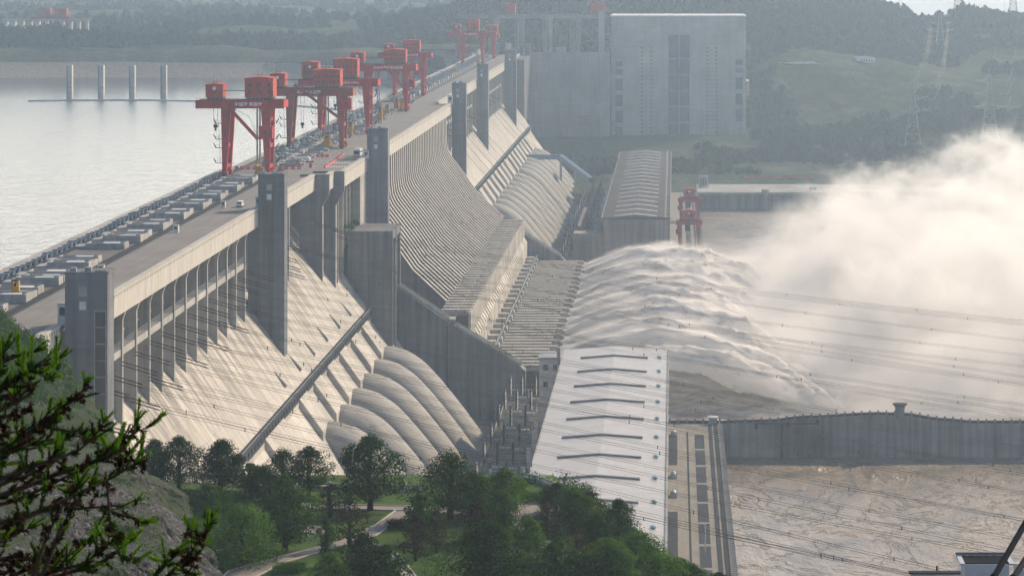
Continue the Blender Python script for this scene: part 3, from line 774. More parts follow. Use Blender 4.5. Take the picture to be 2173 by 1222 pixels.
# ------------------------------------------------------------------ tailrace decks
def deck_mat():
    k = NT('tailrace_concrete'); x, y, z = k.xyz(k.pos)
    c = k.mul((.25,.235,.205), k.ramp(k.noise(k.scale(k.pos, (.6,.06,1)), 1.0, 6, .7), [(.3,.7),(.65,1.1)]))
    pale = k.ramp(k.noise(k.scale(k.pos, (.12,.2,1),(4,0,0)), 1.0, 4, .6), [(.64,0),(.66,1)])
    c = k.mix(k.math('MULTIPLY', pale, .5), c, (.40,.39,.36))
    c = k.mix(k.math('MULTIPLY', k.line(y, 2.4, .2), .2), c, (.08,.08,.08)); return k.done(c, .85)
DK = deck_mat()
PANEL = plain('dark_grating_panel', (.05,.06,.075), .9, var=.1, spec=.05)
def tail_deck(label, y0, y1, seg):
    t = thing('tailrace_deck', label, 'deck', (8,y0,68))
    MB().box(-2.9,18.6,y0,y1,62,82).build('slab', DK, t)
    y = y1-27
    k = 0
    while y-33 > y0 and k < seg:
        MB().box(8.2,11.9,y-33,y,82,82.06).build('gate_cover', PANEL, t); y -= 37; k += 1
    MB().box(5.0,5.7,y0,y1-20,82,82.05).build('rail_slot', STEELD, t)
    MB().box(13.9,15.3,y0,y1,82,82.2).box(16.1,17.6,y0,y1,82,82.25).build('crane_track', STEELD, t)
    m = MB(); y = y0
    while y < y1: m.box(18.2,18.7,y,y+.5,82,83.5).box(18.6,19.7,y,y+.4,79.5,82.3); y += 2.9
    m.box(18.3,18.5,y0,y1,83.0,83.2); m.build('railing', STEEL, t)
    MB().box(18.61,18.9,y0,y1,62,80).build('water_face', GRIME, t)
    return t
td = tail_deck('stained concrete tailrace deck with dark gate covers, beside the near white roof', 760, 1190, 9)
MB().box(-1.9,1.3,1093,1160,82,82.1).box(-1.9,1.3,790,1000,82,82.1).build('dark_recess', STEELD, td)
for y in (1068,1030,1162): 
    t = thing('ventilation_drum', 'fat white ventilation drum lying on the near tailrace deck', 'ventilator', (0,y,82), 'ventilation drums by the white roof')
    MB().tube([(0,y-3,83),(0,y+3,83)],[.8,.8],12).build('drum', STEEL, t); MB().box(-1.2,1.2,y-4,y-3.2,82,83).box(-1.2,1.2,y+2,y+2.8,82,83).build('cradle', STEEL, t)
tail_deck('far tailrace deck running away under the red tail crane', 1781, 2384, 14)
lamp = thing('deck_lamp', 'white twin headed lamp pole standing on a dark gate cover of the near tailrace deck', 'street lamp', (10,930,82))
MB().tube([(10,930,82),(10,930,91)],.14,6).build('pole', WHITE, lamp); MB().box(8.9,11.1,929.8,930.2,91,91.3).box(8.6,9.4,929.6,930.4,90.8,91.6).box(10.6,11.4,929.6,930.4,90.8,91.6).build('lamp_head', STEEL, lamp)
# wall that parts the tailrace from the spillway basin, with its hump and lookout drum
WT = [(-3,83),(22,83),(38,83.5),(54,85.0),(83,86.4),(93,86.2),(110,84),(122,83),(320,83)]
gw = thing('basin_wall', 'long stained grey basin wall with a balustrade and a gentle hump, crossing the muddy river', 'wall', (60,1192,68))
m = MB(); xs_ = [-3+4*i for i in range(82)]
k2 = concrete('basin_wall_concrete', base=(.25,.25,.245), lift=0, blotch=.5, streak=.5)
m.prism([(-3,60)]+[(x, lerp(WT,x)-1) for x in xs_]+[(xs_[-1],60)], 1192, 1198).build('wall_body', k2, gw)
m = MB().prism([(x, lerp(WT,x)-1.05) for x in xs_]+[(x, lerp(WT,x)+.15) for x in reversed(xs_)], 1192.1, 1192.5); m.build('parapet', STEELD, gw)
m = MB(); x = -2
while x < 300: m.box(x,x+.7,1191.7,1192.6,lerp(WT,x)-1,lerp(WT,x)+.9); x += 3.4
m.build('baluster', CONT, gw)
m = MB()
for x in (33,46,58): m.box(x,x+1.2,1191.6,1192,lerp(WT,x)-3.6,lerp(WT,x)-1.6)
m.box(33,59,1191.5,1191.9,81.7,82.2).box(43.6,44.5,1191.8,1192,68,82).build('pipe_bracket', STEELD, gw)
lk = thing('lookout_drum', 'small round concrete lookout with a flared brim on top of the wall hump', 'kiosk', (92.3,1193,85))
MB().lathe((92.3,1193,84),[(2.0,0),(2.0,2),(1.9,2.2),(2.0,4.6),(2.3,5.0)],14).build('drum', CONT, lk); MB().lathe((92.3,1193,89),[(2.4,0),(3.1,.6),(3.1,.9),(1.8,1.0)],14).build('brim', STEELD, lk)
gb = thing('gate_winch', 'pale winch box at the corner where the near deck rails meet the basin wall', 'machine', (16,1189,82))
MB().box(14.2,17.6,1187.5,1190.5,82.3,84.6).build('housing', STEEL, gb); MB().box(13.8,18,1187,1191,84.6,85.2).build('lid', LID, gb)
# second wall beyond the jets, and the end of the left training wall
MB().box(17,60,1716,1722,60,82).build('training_wall', GRIME, label='low dark wall just visible behind the far jets', cat='wall')
# far quay
q = thing('quay_wall', 'pale edged quay wall along the far bank of the muddy river', 'wall', (60,2385,68))
MB().box(-10,420,2384,2392,60,80.6).build('wall_body', concrete('quay_concrete', base=(.2,.2,.19), lift=0, streak=.5), q)
MB().box(15,420,2383.2,2386,80.4,82.1).build('coping', CONL, q)
m = MB(); x = 16
while x < 300: m.box(x,x+.3,2384,2384.3,82,83.3); x += 3
m.build('railing', STEEL, q)
MB().lathe((74.5,2381,62),[(2.0,0),(2.0,16),(3.1,18.5),(3.1,23)],14).build('round_pier', CONL, q)
MB().box(19,420,2392,2478,81.5,81.75).build('quay_road', CONL, kind='structure', label='pale road along the far quay', cat='road')
gt = thing('gate_tower', 'small pale gate tower with three dark slots standing behind the far quay', 'tower', (25,2440,81.7))
MB().box(20.6,28.8,2440,2446,81.7,91.5).build('wall', CONL, gt)
for x in (22.4,24.2,26): MB().box(x,x+.9,2439.8,2440.1,84,89.6).build('slot', STEELD, gt)
MB().box(23.5,30,2436,2438,81.9,82.6).build('step', WHITE, gt)
# ------------------------------------------------------------------ gantry cranes on the crest
def windows(parent, xs, zs, y, w=.9, h=1.1, mat=GLASS):
    for x in xs:
        for z in zs: MB().box(x, x+w, y-.08, y+.05, z, z+h).build('window', mat, parent)
def house(parent, name, x0, x1, y0, y1, z0, z1, mat, wx=(), wz=(), emblem=False, ww=.9, wh=1.1):
    h = MB().box(x0, x1, y0, y1, z0, z1-.35).box(x0+.05,x1-.05,y0-.05,y0,z0+(z1-z0)*.08,z0+(z1-z0)*.1).build(name, mat, parent)
    xm = (x0+x1)/2
    MB().prism([(x0-.35,z1-.35),(x1+.35,z1-.35),(x1+.35,z1-.1),(xm,z1+.35),(x0-.35,z1-.1)], y0-.35, y1+.35).build('roof', mat, h)
    windows(h, wx, wz, y0, ww, wh)
    if emblem:
        MB().tube([(x0+(x1-x0)*.5,y0-.15,z0+(z1-z0)*.68),(x0+(x1-x0)*.5,y0-.02,z0+(z1-z0)*.68)],.75,14).build('emblem', WHITEL, h)
    return h
def crane(label, y, xl, xr, g0, g1, zb, zt, mat, houses, text=None, tx=0, tsize=1.7, depth=11.5, cab=None, jib=None, hooks=(), col=None, light=False, cat='crane'):
    t = thing('gantry_crane', label, cat, ((xl+xr)/2, y, DECK))
    y2 = y+depth
    for yy in (y, y2): MB().box(g0, g1, yy-.9, yy+.9, zb, zt).box(g0, g1, yy-1.15, yy+1.15, zt-.25, zt).box(g0,g1,yy-1.1,yy+1.1,zb,zb+.2).build('girder', mat, t)
    for xx in (g0, g1-1.4): MB().box(xx, xx+1.4, y+.9, y2-.9, zb+.2, zt-.2).build('end_beam', mat, t)
    H = zb-DECK
    for xx in (xl, xr):
        for k, yy in enumerate((y, y2)):
            lg = MB().taper((xx,yy,DECK+1.6),(xx+(.6 if xx==xl else -.6),yy,zb),1.7,1.7,3.9,1.9)
            lg.box(xx-1.3,xx+1.3,yy-1.9,yy+1.9,DECK+.9,DECK+1.9)
            lg.build('leg', mat, t)
            b = MB().box(xx-.6,xx+.6,yy-2.2,yy-.3,DECK+.02,DECK+1.1).box(xx-.6,xx+.6,yy+.3,yy+2.2,DECK+.02,DECK+1.1).build('wheel_truck', STEELD, t)
        for f in (.12,.42,.8): MB().box(xx-.7, xx+.7, y+.8, y2-.8, DECK+H*f, DECK+H*f+1.5).build('cross_tie', mat, t)
        s = -1 if xx == xl else 1
        m = MB()
        for f in (.2,.42,.55,.78):
            z = DECK+H*f; e = xx+s*2.2
            m.box(xx+s*.8, e+s*1.6, y-.4, y+1.3, z, z+.18).box(e+s*1.4,e+s*1.55,y-.4,y-.3,z,z+1.2).beam((e+s*1.5,y-.4,z+1.1),(e-s*.5,y-.4,z+1.1),.1).beam((e+s*1.4,y+.4,z+.2),(e+s*2.3,y+.2,z+1.9),.35)
        m.beam((xx+s*1.9,y+1,DECK+H*.2),(xx+s*2.6,y+1,DECK+H*.78),.14).build('leg_platform', STEELD, t)
    rl = MB()
    x = g0
    while x < g1: rl.box(x,x+.1,y-1.1,y-1.0,zt,zt+1.2); x += 1.6
    rl.box(g0,g1,y-1.1,y-1.02,zt+1.1,zt+1.2).box(g0,g1,y-1.1,y-1.02,zt+.55,zt+.63); rl.build('railing', STEEL if not light else LID, t)
    for (hx0, hx1, hz, nx, nz, em) in houses:
        w = hx1-hx0; wx = [hx0+w*(i+.5)/nx-.4 for i in range(nx)] if nx else []; wz = [zt+1.2+(hz-zt-2)*f for f in ((.22,.58) if nz==2 else (.35,))] if nx else []
        hh = house(t, 'machine_house', hx0, hx1, y+.2, y2-1, zt+1.0, hz, REDH, wx, wz, em, .8 if nx > 3 else 1.1, .8 if nx > 3 else 1.6)
        MB().box(hx0+.5,hx1-.5,y+1,y2-2,zt-.02,zt+1.0).build('trolley_frame', STEELD, t)
        m = MB(); xm = (hx0+hx1)/2-.8
        m.beam((xm,y+3,hz),(xm,y+3,hz+3.4),.14).beam((xm+1.6,y+3,hz),(xm+1.6,y+3,hz+1.8),.14).box(xm-.4,xm+2,y+2.9,y+3.1,hz+.9,hz+1.1); m.build('aerial', mat, hh)
    MB().box(min(h[1] for h in houses), max(h[0] for h in houses) if len(houses)>1 else g1-2, y+2, y+2.3, zt+3.6, zt+3.9).build('cable_rail', STEELD, t)
    if cab:
        cx0, cx1, cz0, cz1 = cab
        cb = MB().box(cx0, cx1, y-2.6, y+2.0, cz0, cz1).box(cx0-.2,cx1+.4,y-2.9,y+2.2,cz0-.35,cz0).build('driver_cab', RED, t)
        windows(cb, [(cx0+cx1)/2-.6], [cz0+(cz1-cz0)*.4], y-2.6, 1.2, 1.2)
        if jib:
            (ax,az),(bx,bz) = jib
            MB().beam((ax,y-1.8,az),(bx,y-1.8,bz),1.0,1.3).build('jib', mat, t)
            MB().beam((ax,y-1.8,az+.9),((ax+bx)/2+2,y-1.8,(az+bz)/2+3),.12).beam(((ax+bx)/2+2,y-1.8,(az+bz)/2+3),(bx,y-1.8,bz+1),.12).build('jib_stay', STEELD, t)
    for (hx, hz) in hooks:
        m = MB().beam((hx-.9,y+5,zb),(hx-.5,y+5,hz+1.6),.14).beam((hx+.9,y+5,zb),(hx+.5,y+5,hz+1.6),.14).build('hoist_rope', STEELD, t)
        MB().lathe((hx,y+5,hz-1),[(.2,0),(.5,.3),(.35,1.2),(.9,1.5),(.9,2.4),(.3,2.8)],8).build('hook_block', RUBBER, t)
    if col:
        cx = col; MB().box(cx-.85,cx-.25,y+4,y+4.8,DECK+5,zb).box(cx+.25,cx+.85,y+4,y+4.8,DECK+5,zb).build('guide_mast', STEEL, t)
        g = MB().box(cx-1.2,cx+1.2,y+3.5,y+5.5,DECK+1,DECK+4).beam((cx-1.2,y+4,DECK+4),(cx-.5,y+4,DECK+6),.5).beam((cx+1.2,y+4,DECK+4),(cx+.5,y+4,DECK+6),.5).box(cx-1.4,cx-.4,y+3.4,y+5.6,DECK+.02,DECK+2).box(cx+.5,cx+2,y+3.4,y+5.6,DECK+.02,DECK+3)
        g.build('lifting_grab', YEL, t)
    if text: text_obj(text, 'slogan', WHITEL, t, tx, y-.93, (zb+zt)/2-.05, tsize, depth=.02)
    return t
crane('nearest red gantry crane, its two windowed houses clear against the bright reservoir', 1172, -180.2, -163.0, -191.8, -156.4, 211.3, 214.6, RED,
      [(-187.9,-180.9,221.0,1,1,True),(-172.2,-160.8,223.6,3,2,False)], '中国梦 强国梦', -170.6, 1.75, 12, cab=(-166.2,-160.8,199.5,204.3), jib=((-178,211.5),(-166.5,199)), hooks=[(-184.6,203)], col=-167.2)
crane('brownish red gantry crane standing second from the nearest, with its long many windowed house', 1348, -177.6, -153.2, -186.5, -148.0, 208.2, 211.8, RED2,
      [(-186.3,-179.5,218.5,1,1,True),(-166.5,-154.0,220.4,7,2,False)], '新时代 新征程', -168.3, 1.75, 12, cab=(-153.6,-148.6,202.5,207.3), jib=((-175,213.5),(-154.5,198.5)), hooks=[(-172,194)], col=-160.5)
crane('third red gantry crane along the crest, half hidden behind the second', 1462, -177.2, -153.2, -188.0, -148.0, 207.8, 211.4, RED,
      [(-186.3,-178.2,220.0,3,2,True),(-170.6,-158.4,221.5,6,2,False)], '绿水青山就是金山银山', -165.0, 1.5, 12, cab=None, hooks=[(-170,197)], col=-163.5)
crane('fourth red gantry crane, the broad many windowed one carrying the longest slogan', 1682, -177.0, -154.2, -183.0, -148.5, 207.2, 211.2, RED,
      [(-186.4,-178.5,217.8,2,1,True),(-167.0,-154.4,219.6,7,2,False)], '为社会奉献清洁能源', -164.5, 1.9, 12, cab=(-152.6,-149,198.5,203), jib=((-164,208),(-155,197)), hooks=[(-171.5,195)], col=-170.5)
crane('fifth red gantry crane, standing just beyond the end of the spillway', 1880, -180.0, -161.4, -190.4, -156.0, 208.6, 211.7, RED,
      [(-187.0,-180.4,217.2,3,1,True),(-174.6,-163.6,219.6,6,2,False)], '长江大保护', -168.0, 1.6, 11, cab=(-167,-163.5,198,201.5), jib=((-166,209),(-174,199)), hooks=[(-178,198)], light=True)
crane('hazy red gantry crane near the far end of the crest, nearer of the last two', 2457, -178.0, -161.0, -189.5, -149.5, 208.0, 211.0, RED,
      [(-186.6,-179.6,217.5,2,1,True),(-174.4,-164.0,221.8,4,2,False)], '以人民为中心', -170.5, 1.9, 12, cab=(-163,-159.5,198,202), jib=((-160,208),(-175,197)), col=-166)
crane('last and haziest red gantry crane at the far end of the crest', 2602, -192.0, -160.5, -201.0, -156.0, 203.0, 206.0, RED,
      [(-167.5,-157.0,213.5,2,1,False)], None, 0, 1.7, 12)
# ------------------------------------------------------------------ tail cranes by the far powerhouse
def tail_crane(label, y, dx):
    t = thing('tail_crane', label, 'crane', (10,y,82.3))
    for yy in (y, y+9):
        MB().box(1.5+dx,18.8+dx,yy-.8,yy+.8,96.0,98.6).box(1.5+dx,18.8+dx,yy-1,yy+1,98.3,98.6).build('girder', RED, t)
        for xx in (3.6,16.0): MB().taper((xx+dx+(.2 if xx<10 else .3),yy,82.3),(xx+dx,yy,96.0),1.5,1.5,3.0,1.6).box(xx+dx-1,xx+dx+1.4,yy-1.6,yy+1.6,82.26,83.4).build('leg', RED, t)
    MB().box(1.5+dx,2.6+dx,y+.8,y+8.2,96.4,98.4).box(17.7+dx,18.8+dx,y+.8,y+8.2,96.4,98.4).build('end_beam', RED, t)
    house(t,'machine_house',5.6+dx,14.2+dx,y+.2,y+7,99.4,105.6,REDH,[7.2+dx,10.8+dx],[101.6],True,1.6,1.6)
    MB().box(3.9+dx,16.4+dx,y+1,y+6.5,98.6,99.4).box(7.4+dx,10.8+dx,y+3,y+5,91.8,95.8).build('trolley_frame', STEELD, t)
    MB().beam((9.2+dx,y+4,92),(9.2+dx,y+4,89.5),.3).box(8.5+dx,9.9+dx,y+3.6,y+4.4,85.6,89.5).build('lifting_grab', YEL, t)
    MB().tube([(3.4+dx,y-2.6,90.2),(3.4+dx,y-2.6,93.6)],[2.0,2.2],12).build('driver_cab', RED, t)
tail_crane('nearer red tail crane on the far tailrace deck, with a hanging yellow grab', 1936, 0)
tail_crane('red tail gantry crane on the far tailrace deck, standing behind its twin', 2120, 1.4)
# ------------------------------------------------------------------ hatches and fittings on the crest deck
def hatch(label, x, y, group, L=11.5, W=7.0, h=2.3):
    t = thing('concrete_hatch', label, 'hatch', (x,y,DECK), group)
    MB().box(x,x+L,y,y+.5,DECK,DECK+h).box(x,x+L,y+W-.5,y+W,DECK,DECK+h).box(x,x+.5,y+.5,y+W-.5,DECK,DECK+h).box(x+L-.5,x+L,y+.5,y+W-.5,DECK,DECK+h-.01).box(x+.5,x+L-.5,y+.5,y+W-.5,DECK,DECK+h-.9).build('kerb', GREYB, t)
    MB().box(x+L,x+L+.12,y,y+W,DECK,DECK+h+.02).build('end_face', CONL, t)
    MB().box(x+4.6,x+9.4,y+1.2,y+W-1.4,DECK+h-.9,DECK+h-.2).build('lid', LIDG if x > -170 else LID, t)
    MB().box(x-3.6,x-.1,y+1.2,y+W+2,DECK,DECK+1.0).build('low_slab', GREYB, t)
    return t
h0 = hatch('grey concrete hatch with a pale lid in the long row between crane rail and road', -176.2, 598, 'hatches along the near crest')
n = 0
for i in range(1, 29):
    y = 598+19.8*i
    if i in (13,) : continue
    copy_tree(h0, loc=(-176.2+(1.2 if i%2 else 0), y, DECK), sc=(1, 1 if i%3 else .8, 1 if i%2 else .8)); 
    if i%2: copy_tree(h0, loc=(-175.0, y+9.4, DECK), sc=(.95,.95,.72))
h1 = hatch('pale grey hatch beside the crane rail beyond the spillway, hazy with distance', -174.8, 1795, 'hatches along the far crest', 9.5, 9, 2.6)
for i in range(1, 42): copy_tree(h1, loc=(-174.8, 1795+20*i, DECK), sc=(1,1 if i%2 else .6,1 if i%3 else .7))
# gate hoists above the spillway (upstream strip)
def hoist():
    t = thing('gate_hoist', 'blue grey gate hoist in the cluttered row above the spillway', 'machine', (-172,1228,DECK), 'gate hoists above the spillway')
    m = MB()
    for x in (-172.4,-169.6): 
        for y in (1228,1231.5): m.beam((x,y,DECK),(x,y,DECK+3.4),.35)
    m.beam((-172.4,1228,DECK+3.4),(-169.6,1231.5,DECK+3.4),.3).beam((-172.4,1231.5,DECK+3.4),(-169.6,1228,DECK+3.4),.3).box(-172.6,-169.4,1227.8,1231.7,DECK+3.2,DECK+3.6)
    m.build('frame', STEEL, t)
    MB().tube([(-171,1229.7,DECK+.3),(-171,1229.7,DECK+4.8)],.7,8).box(-172,-169.9,1233,1235.5,DECK,DECK+1.9).build('cylinder', STEELB, t)
    MB().box(-168.9,-166.6,1228.5,1234,DECK,DECK+1.4).build('cabinet', GREYB, t)
    MB().box(-173.0,-172.7,1226,1238,DECK,DECK+2.6).build('screen', STEELB, t)
    return t
hz = hoist()
for i in range(1, 62):
    copy_tree(hz, loc=(-172+rnd.uniform(-.3,1.6), 1228+7.6*i, DECK), sc=(rnd.uniform(.8,1.3),rnd.uniform(.8,1.2),rnd.uniform(.6,1.35)))
def low_hatch():
    return hatch('low pale hatch beside the crane rail above the spillway', -165.5, 1232, 'low hatches above the spillway', 8, 5.5, 1.3)
lh = low_hatch()
for i in range(1, 30): copy_tree(lh, loc=(-165.5+rnd.uniform(-.5,.5), 1232+15.6*i, DECK), sc=(rnd.uniform(.7,1.0),1,rnd.uniform(.6,1.5)))
# rails and the blue rail fence at the reservoir edge
m = MB()
for x in (-181.3,-180.0,-163.4,-161.9): m.box(x,x+.28,560,2719,DECK,DECK+.22)
m.box(-164.3,-161.2,560,1215,DECK-.02,DECK+.03).box(-182.2,-179.2,560,1215,DECK-.02,DECK+.03)
m.build('crane_rail', STEELD, dam)
def rack():
    t = thing('gate_rack', 'blue grey trolley rack in the long row just inside the reservoir parapet', 'rack', (-182,580,DECK), 'trolley racks along the near reservoir edge')
    MB().box(-183,-181.4,579,580.2,DECK,DECK+1.2).beam((-183,578,DECK+.1),(-181.3,581,DECK+1.6),.4).beam((-181.3,578,DECK+.1),(-183,581,DECK+1.6),.4).box(-182.9,-181.5,580.6,581.1,DECK,DECK+1.8).build('frame', STEELB, t); return t
rk = rack()
for i in range(1, 88): copy_tree(rk, loc=(-182, 580+7.0*i, DECK), sc=(1,rnd.uniform(.8,1.3),rnd.uniform(.7,1.1)))
# yellow lifting beams
def yellow(x, y, s, label, tilt=0):
    t = thing('lifting_beam', label, 'machine', (x,y,DECK))
    m = MB().box(x-1.2,x-.5,y-.8,y+.8,DECK,DECK+6.4).box(x+.5,x+1.2,y-.8,y+.8,DECK,DECK+6.0).box(x-.6,x+.6,y-.7,y+.7,DECK+1,DECK+4.2)
    m.beam((x-1.2,y,DECK+.5),(x+1.2,y,DECK+3),.35).beam((x+1.1,y,DECK+3),(x-1.1,y,DECK+5.4),.35).box(x-1.3,x+1.3,y-.9,y+.9,DECK,DECK+.7); m.build('frame', YEL, t)
    MB().tube([(x-.9,y-.6,DECK+6.2),(x+.9,y-.6,DECK+6.2)],.35,8).box(x-.4,x+.4,y-.9,y-.7,DECK+4.4,DECK+5.5).build('pulley', STEELD, t)
    t.scale = (s,s,s); return t
yellow(*P(33,637,DECK)[:2], .82, 'tall yellow lifting beam standing among hatches just before the nearest tower')
for (u, v, s, l) in [(694,316,1.15,'yellow lifting beam under the second crane, against the blocky hoists'),(743,290,1.1,'yellow lifting beam between the second and third crane'),(806,258,1.15,'yellow lifting beam just right of the third crane leg'),(822,246,.95,'dull yellow lifting beam between third and fourth crane'),(841,235,1.15,'yellow lifting beam left of the fourth crane leg, the left of a pair'),(853,232,1.0,'yellow lifting beam left of the fourth crane leg, the right of a pair')]:
    x, y, z = P(u, v, DECK); yellow(x, y, s, l)
def trestle(u, v, label):
    x, y, z = P(u, v, DECK); t = thing('trestle', label, 'trestle', (x,y,DECK))
    MB().box(x-1.4,x+1.4,y-.4,y+.4,DECK+1.6,DECK+2.1).beam((x-1.2,y,DECK),(x-.9,y,DECK+1.7),.3).beam((x+1.2,y,DECK),(x+.9,y,DECK+1.7),.3).beam((x-.2,y,DECK),(x+.2,y,DECK+1.7),.3).build('frame', plain('orange_paint',(.6,.2,.03)), t)
trestle(302,488,'small orange trestle lying beside a grey hatch, nearer the tower with the van'); trestle(249,513,'tiny orange trestle lying beside a grey hatch, between the near towers')
ym = thing('yellow_wagon', 'yellow wagon with a long white arm on the far crest deck', 'machine', P(963,158,DECK)[:2]+(DECK,))
x,y,z = P(963,158,DECK); MB().box(x-1.8,x+1.8,y,y+3,DECK+.4,DECK+5).build('body', YEL, ym); MB().box(x-11,x-1.8,y,y+1,DECK+1.6,DECK+2.6).build('arm', WHITE, ym)
# booths
def booth(u, v, h, w, label, group=None):
    x, y, z = P(u, v, DECK); t = thing('booth', label, 'booth', (x,y,DECK), group)
    MB().box(x-w/2,x+w/2,y,y+w,DECK,DECK+h).build('wall', WHITE, t); MB().box(x-w/2-.15,x+w/2+.15,y-.15,y+w+.15,DECK+h,DECK+h+.2).build('roof', STEEL, t)
    MB().box(x-w*.3,x+w*.3,y-.06,y+.02,DECK+h*.45,DECK+h*.85).build('window', GLASS, t)
booth(373,494,2.3,1.6,'white box booth beside the rails, about halfway between the two nearest towers')
booth(473,441,2.2,1.6,'white box booth beside the rails, close to the parked van')
booth(214,578,1.9,1.6,'white box booth standing beside the rails just behind the nearest tower')
booth(132,690,5.0,2.2,'grey watch booth tucked against the near side of the nearest tower')
booth(549,443,4.0,2.2,'grey watch booth tucked against the second tower')
booth(955,222,5.2,3.0,'grey watch booth against the tower at the far end of the spillway')
booth(1028,160,5.5,3.0,'grey watch booth beside the far crest tower')
booth(777,337,3.4,2.2,'grey watch booth against the tower at the near end of the spillway')
# vehicles
def wheels(t, x, y, w, L, r=.38):
    for yy in (y+L*.2, y+L*.8):
        for xx in (x-w/2, x+w/2):
            wh = MB().tube([(xx-.12,yy,DECK+r),(xx+.12,yy,DECK+r)], r, 10).build('wheel', RUBBER, t)
def van(u, v):
    x, y, z = P(u, v, DECK); t = thing('white_van', 'small white van driving along the crest road toward the near end', 'van', (x,y,DECK))
    w, L = 1.95, 5.0
    pr = [(0,.35),(0,1.15),(.25,1.25),(1.1,2.05),(4.6,2.15),(5.0,1.3),(5.0,.35)]
    m = MB(); n = len(pr)
    m.add([(x-w/2+(.12 if q[1]>1.4 else 0),y+q[0],DECK+q[1]) for q in pr]+[(x+w/2-(.12 if q[1]>1.4 else 0),y+q[0],DECK+q[1]) for q in pr],[tuple(range(n)),tuple(range(2*n-1,n-1,-1))]+[(i,i+n,(i+1)%n+n,(i+1)%n) for i in range(n)])
    m.build('body', WHITE, t)
    MB().add([(x-.8,y+.27,DECK+1.3),(x+.8,y+.27,DECK+1.3),(x+.74,y+1.02,DECK+2.02),(x-.74,y+1.02,DECK+2.02)],[(0,1,2,3)]).build('windscreen', GLASS, t)
    MB().box(x+w/2-.08,x+w/2-.01,y+1.3,y+4.4,DECK+1.35,DECK+1.85).build('side_window', GLASS, t)
    MB().box(x-.85,x+.85,y-.05,y+.02,DECK+.4,DECK+.65).build('bumper', STEELD, t)
    for xx in (-.8,.8): MB().box(x+xx-.16,x+xx+.16,y-.04,y+.03,DECK+.8,DECK+1.0).build('headlight', LID, t)
    wheels(t, x, y, w, L)
van(507,441)
def bus(u, v):
    x, y, z = P(u, v, DECK); t = thing('coach', 'pale coach on the crest road beside the tower at the spillway start', 'bus', (x,y,DECK)); w, L = 2.9, 11
    MB().box(x-w/2,x+w/2,y,y+L,DECK+.4,DECK+3.4).build('body', LID, t); MB().box(x-w/2-.02,x+w/2+.02,y+.5,y+L,DECK+1.9,DECK+2.7).build('side_window', GLASS, t)
    MB().box(x-w/2+.2,x+w/2-.2,y-.05,y+.02,DECK+1.3,DECK+2.8).build('windscreen', GLASS, t); MB().box(x-1,x+1,y+3,y+6,DECK+3.4,DECK+3.7).build('roof_unit', WHITE, t); wheels(t,x,y,w,L,.5)
bus(757,334)
bx, by, bz = P(1725,405,81.75)
cb = thing('blue_coach', 'pale blue coach parked on the far quay road', 'bus', (bx,by,81.75))
MB().box(bx-3,bx+3,by,by+5,82.2,85).build('body', CYAN, cb); MB().box(bx-2.8,bx+2.8,by-.05,by,83.2,84.3).build('side_window', GLASS, cb)
for dx in (-2,2): MB().tube([(bx+dx,by,82.2),(bx+dx,by+.4,82.2)],.45,10).build('wheel', RUBBER, cb)
for i, (u, v) in enumerate([(1783,415),(1795,415)]):
    x, y, z = P(u, v, 81.75); t = thing('parked_car', ['dark car parked on the far quay road','white car parked on the far quay road'][i], 'car', (x,y,81.75))
    MB().box(x-2.2,x+2.2,y,y+1.9,82.1,82.9).prism([(x-1.4,82.9),(x-.9,83.6),(x+1,83.6),(x+1.6,82.9)],y+.1,y+1.8).build('body', [STEELD,WHITE][i], t)
    for dx in (-1.4,1.4): MB().tube([(x+dx,y,82.1),(x+dx,y+.2,82.1)],.35,10).build('wheel', RUBBER, t)
# red and white road barriers
def barrier():
    t = thing('road_barrier', 'red and white plastic road barrier', 'barrier', (0,0,DECK), 'red and white barriers on the crest')
    MB().prism([(-.9,DECK),(-.8,DECK+1.1),(.8,DECK+1.1),(.9,DECK)],-.3,.3).build('body', plain('barrier_red',(.6,.04,.05),.5), t)
    MB().box(-.85,.85,-.33,.33,DECK+.4,DECK+.62).build('band', WHITE, t); return t
br = barrier()
sp = []
for i in range(11): sp.append((P(500+i*13.5,359,DECK), 0))
for i in range(10): sp.append((P(604+i*10,333,DECK), 0))
for i in range(16): 
    t = i/15; a = P(690,357,DECK); b = P(728,330,DECK) ; sp.append(((a[0]+(b[0]-a[0])*t, a[1]+(b[1]-a[1])*t, DECK), 1.4))
for k, (p, a) in enumerate(sp):
    if -184 < p[0] < -140:
        if k == 0: br.location = (p[0],p[1],DECK)
        else: copy_tree(br, loc=(p[0],p[1],DECK), rz=a)
br.location = (sp[3][0][0], sp[3][0][1]+2, DECK)
m = MB()
for v in (346,354.5):
    a = P(694,v,DECK)
    for i in range(9): m.box(a[0]+i*1.15,a[0]+i*1.15+.7,a[1],a[1]+2.6,DECK+.01,DECK+.014)
m.build('road_marking', WHITEL, kind='structure', label='two dashed white crossings painted on the crest road', cat='marking')
bl = thing('block_on_trolley', 'long pale block lying inside the red barriers on the crest', 'block', P(640,345,DECK)[:2]+(DECK,))
x,y,z = P(640,345,DECK); MB().box(x-3.4,x+3.4,y,y+3,DECK+.5,DECK+2.1).build('block', LID, bl); MB().box(x-6.5,x+5,y+.5,y+2.5,DECK,DECK+.5).build('sled', STEELD, bl)
for i,(u,v) in enumerate([(632,352),(659,356)]):
    x,y,z = P(u,v,DECK); t = settle(MB().box(x-.5,x+.5,y,y+.8,DECK,DECK+1.6).tube([(x,y+.4,DECK+1.6),(x,y+.4,DECK+2.8)],.25,6),'red_bollard',RED,['small red post machine inside the barriers, left one','small red post machine inside the barriers, at the corner'][i],'post')
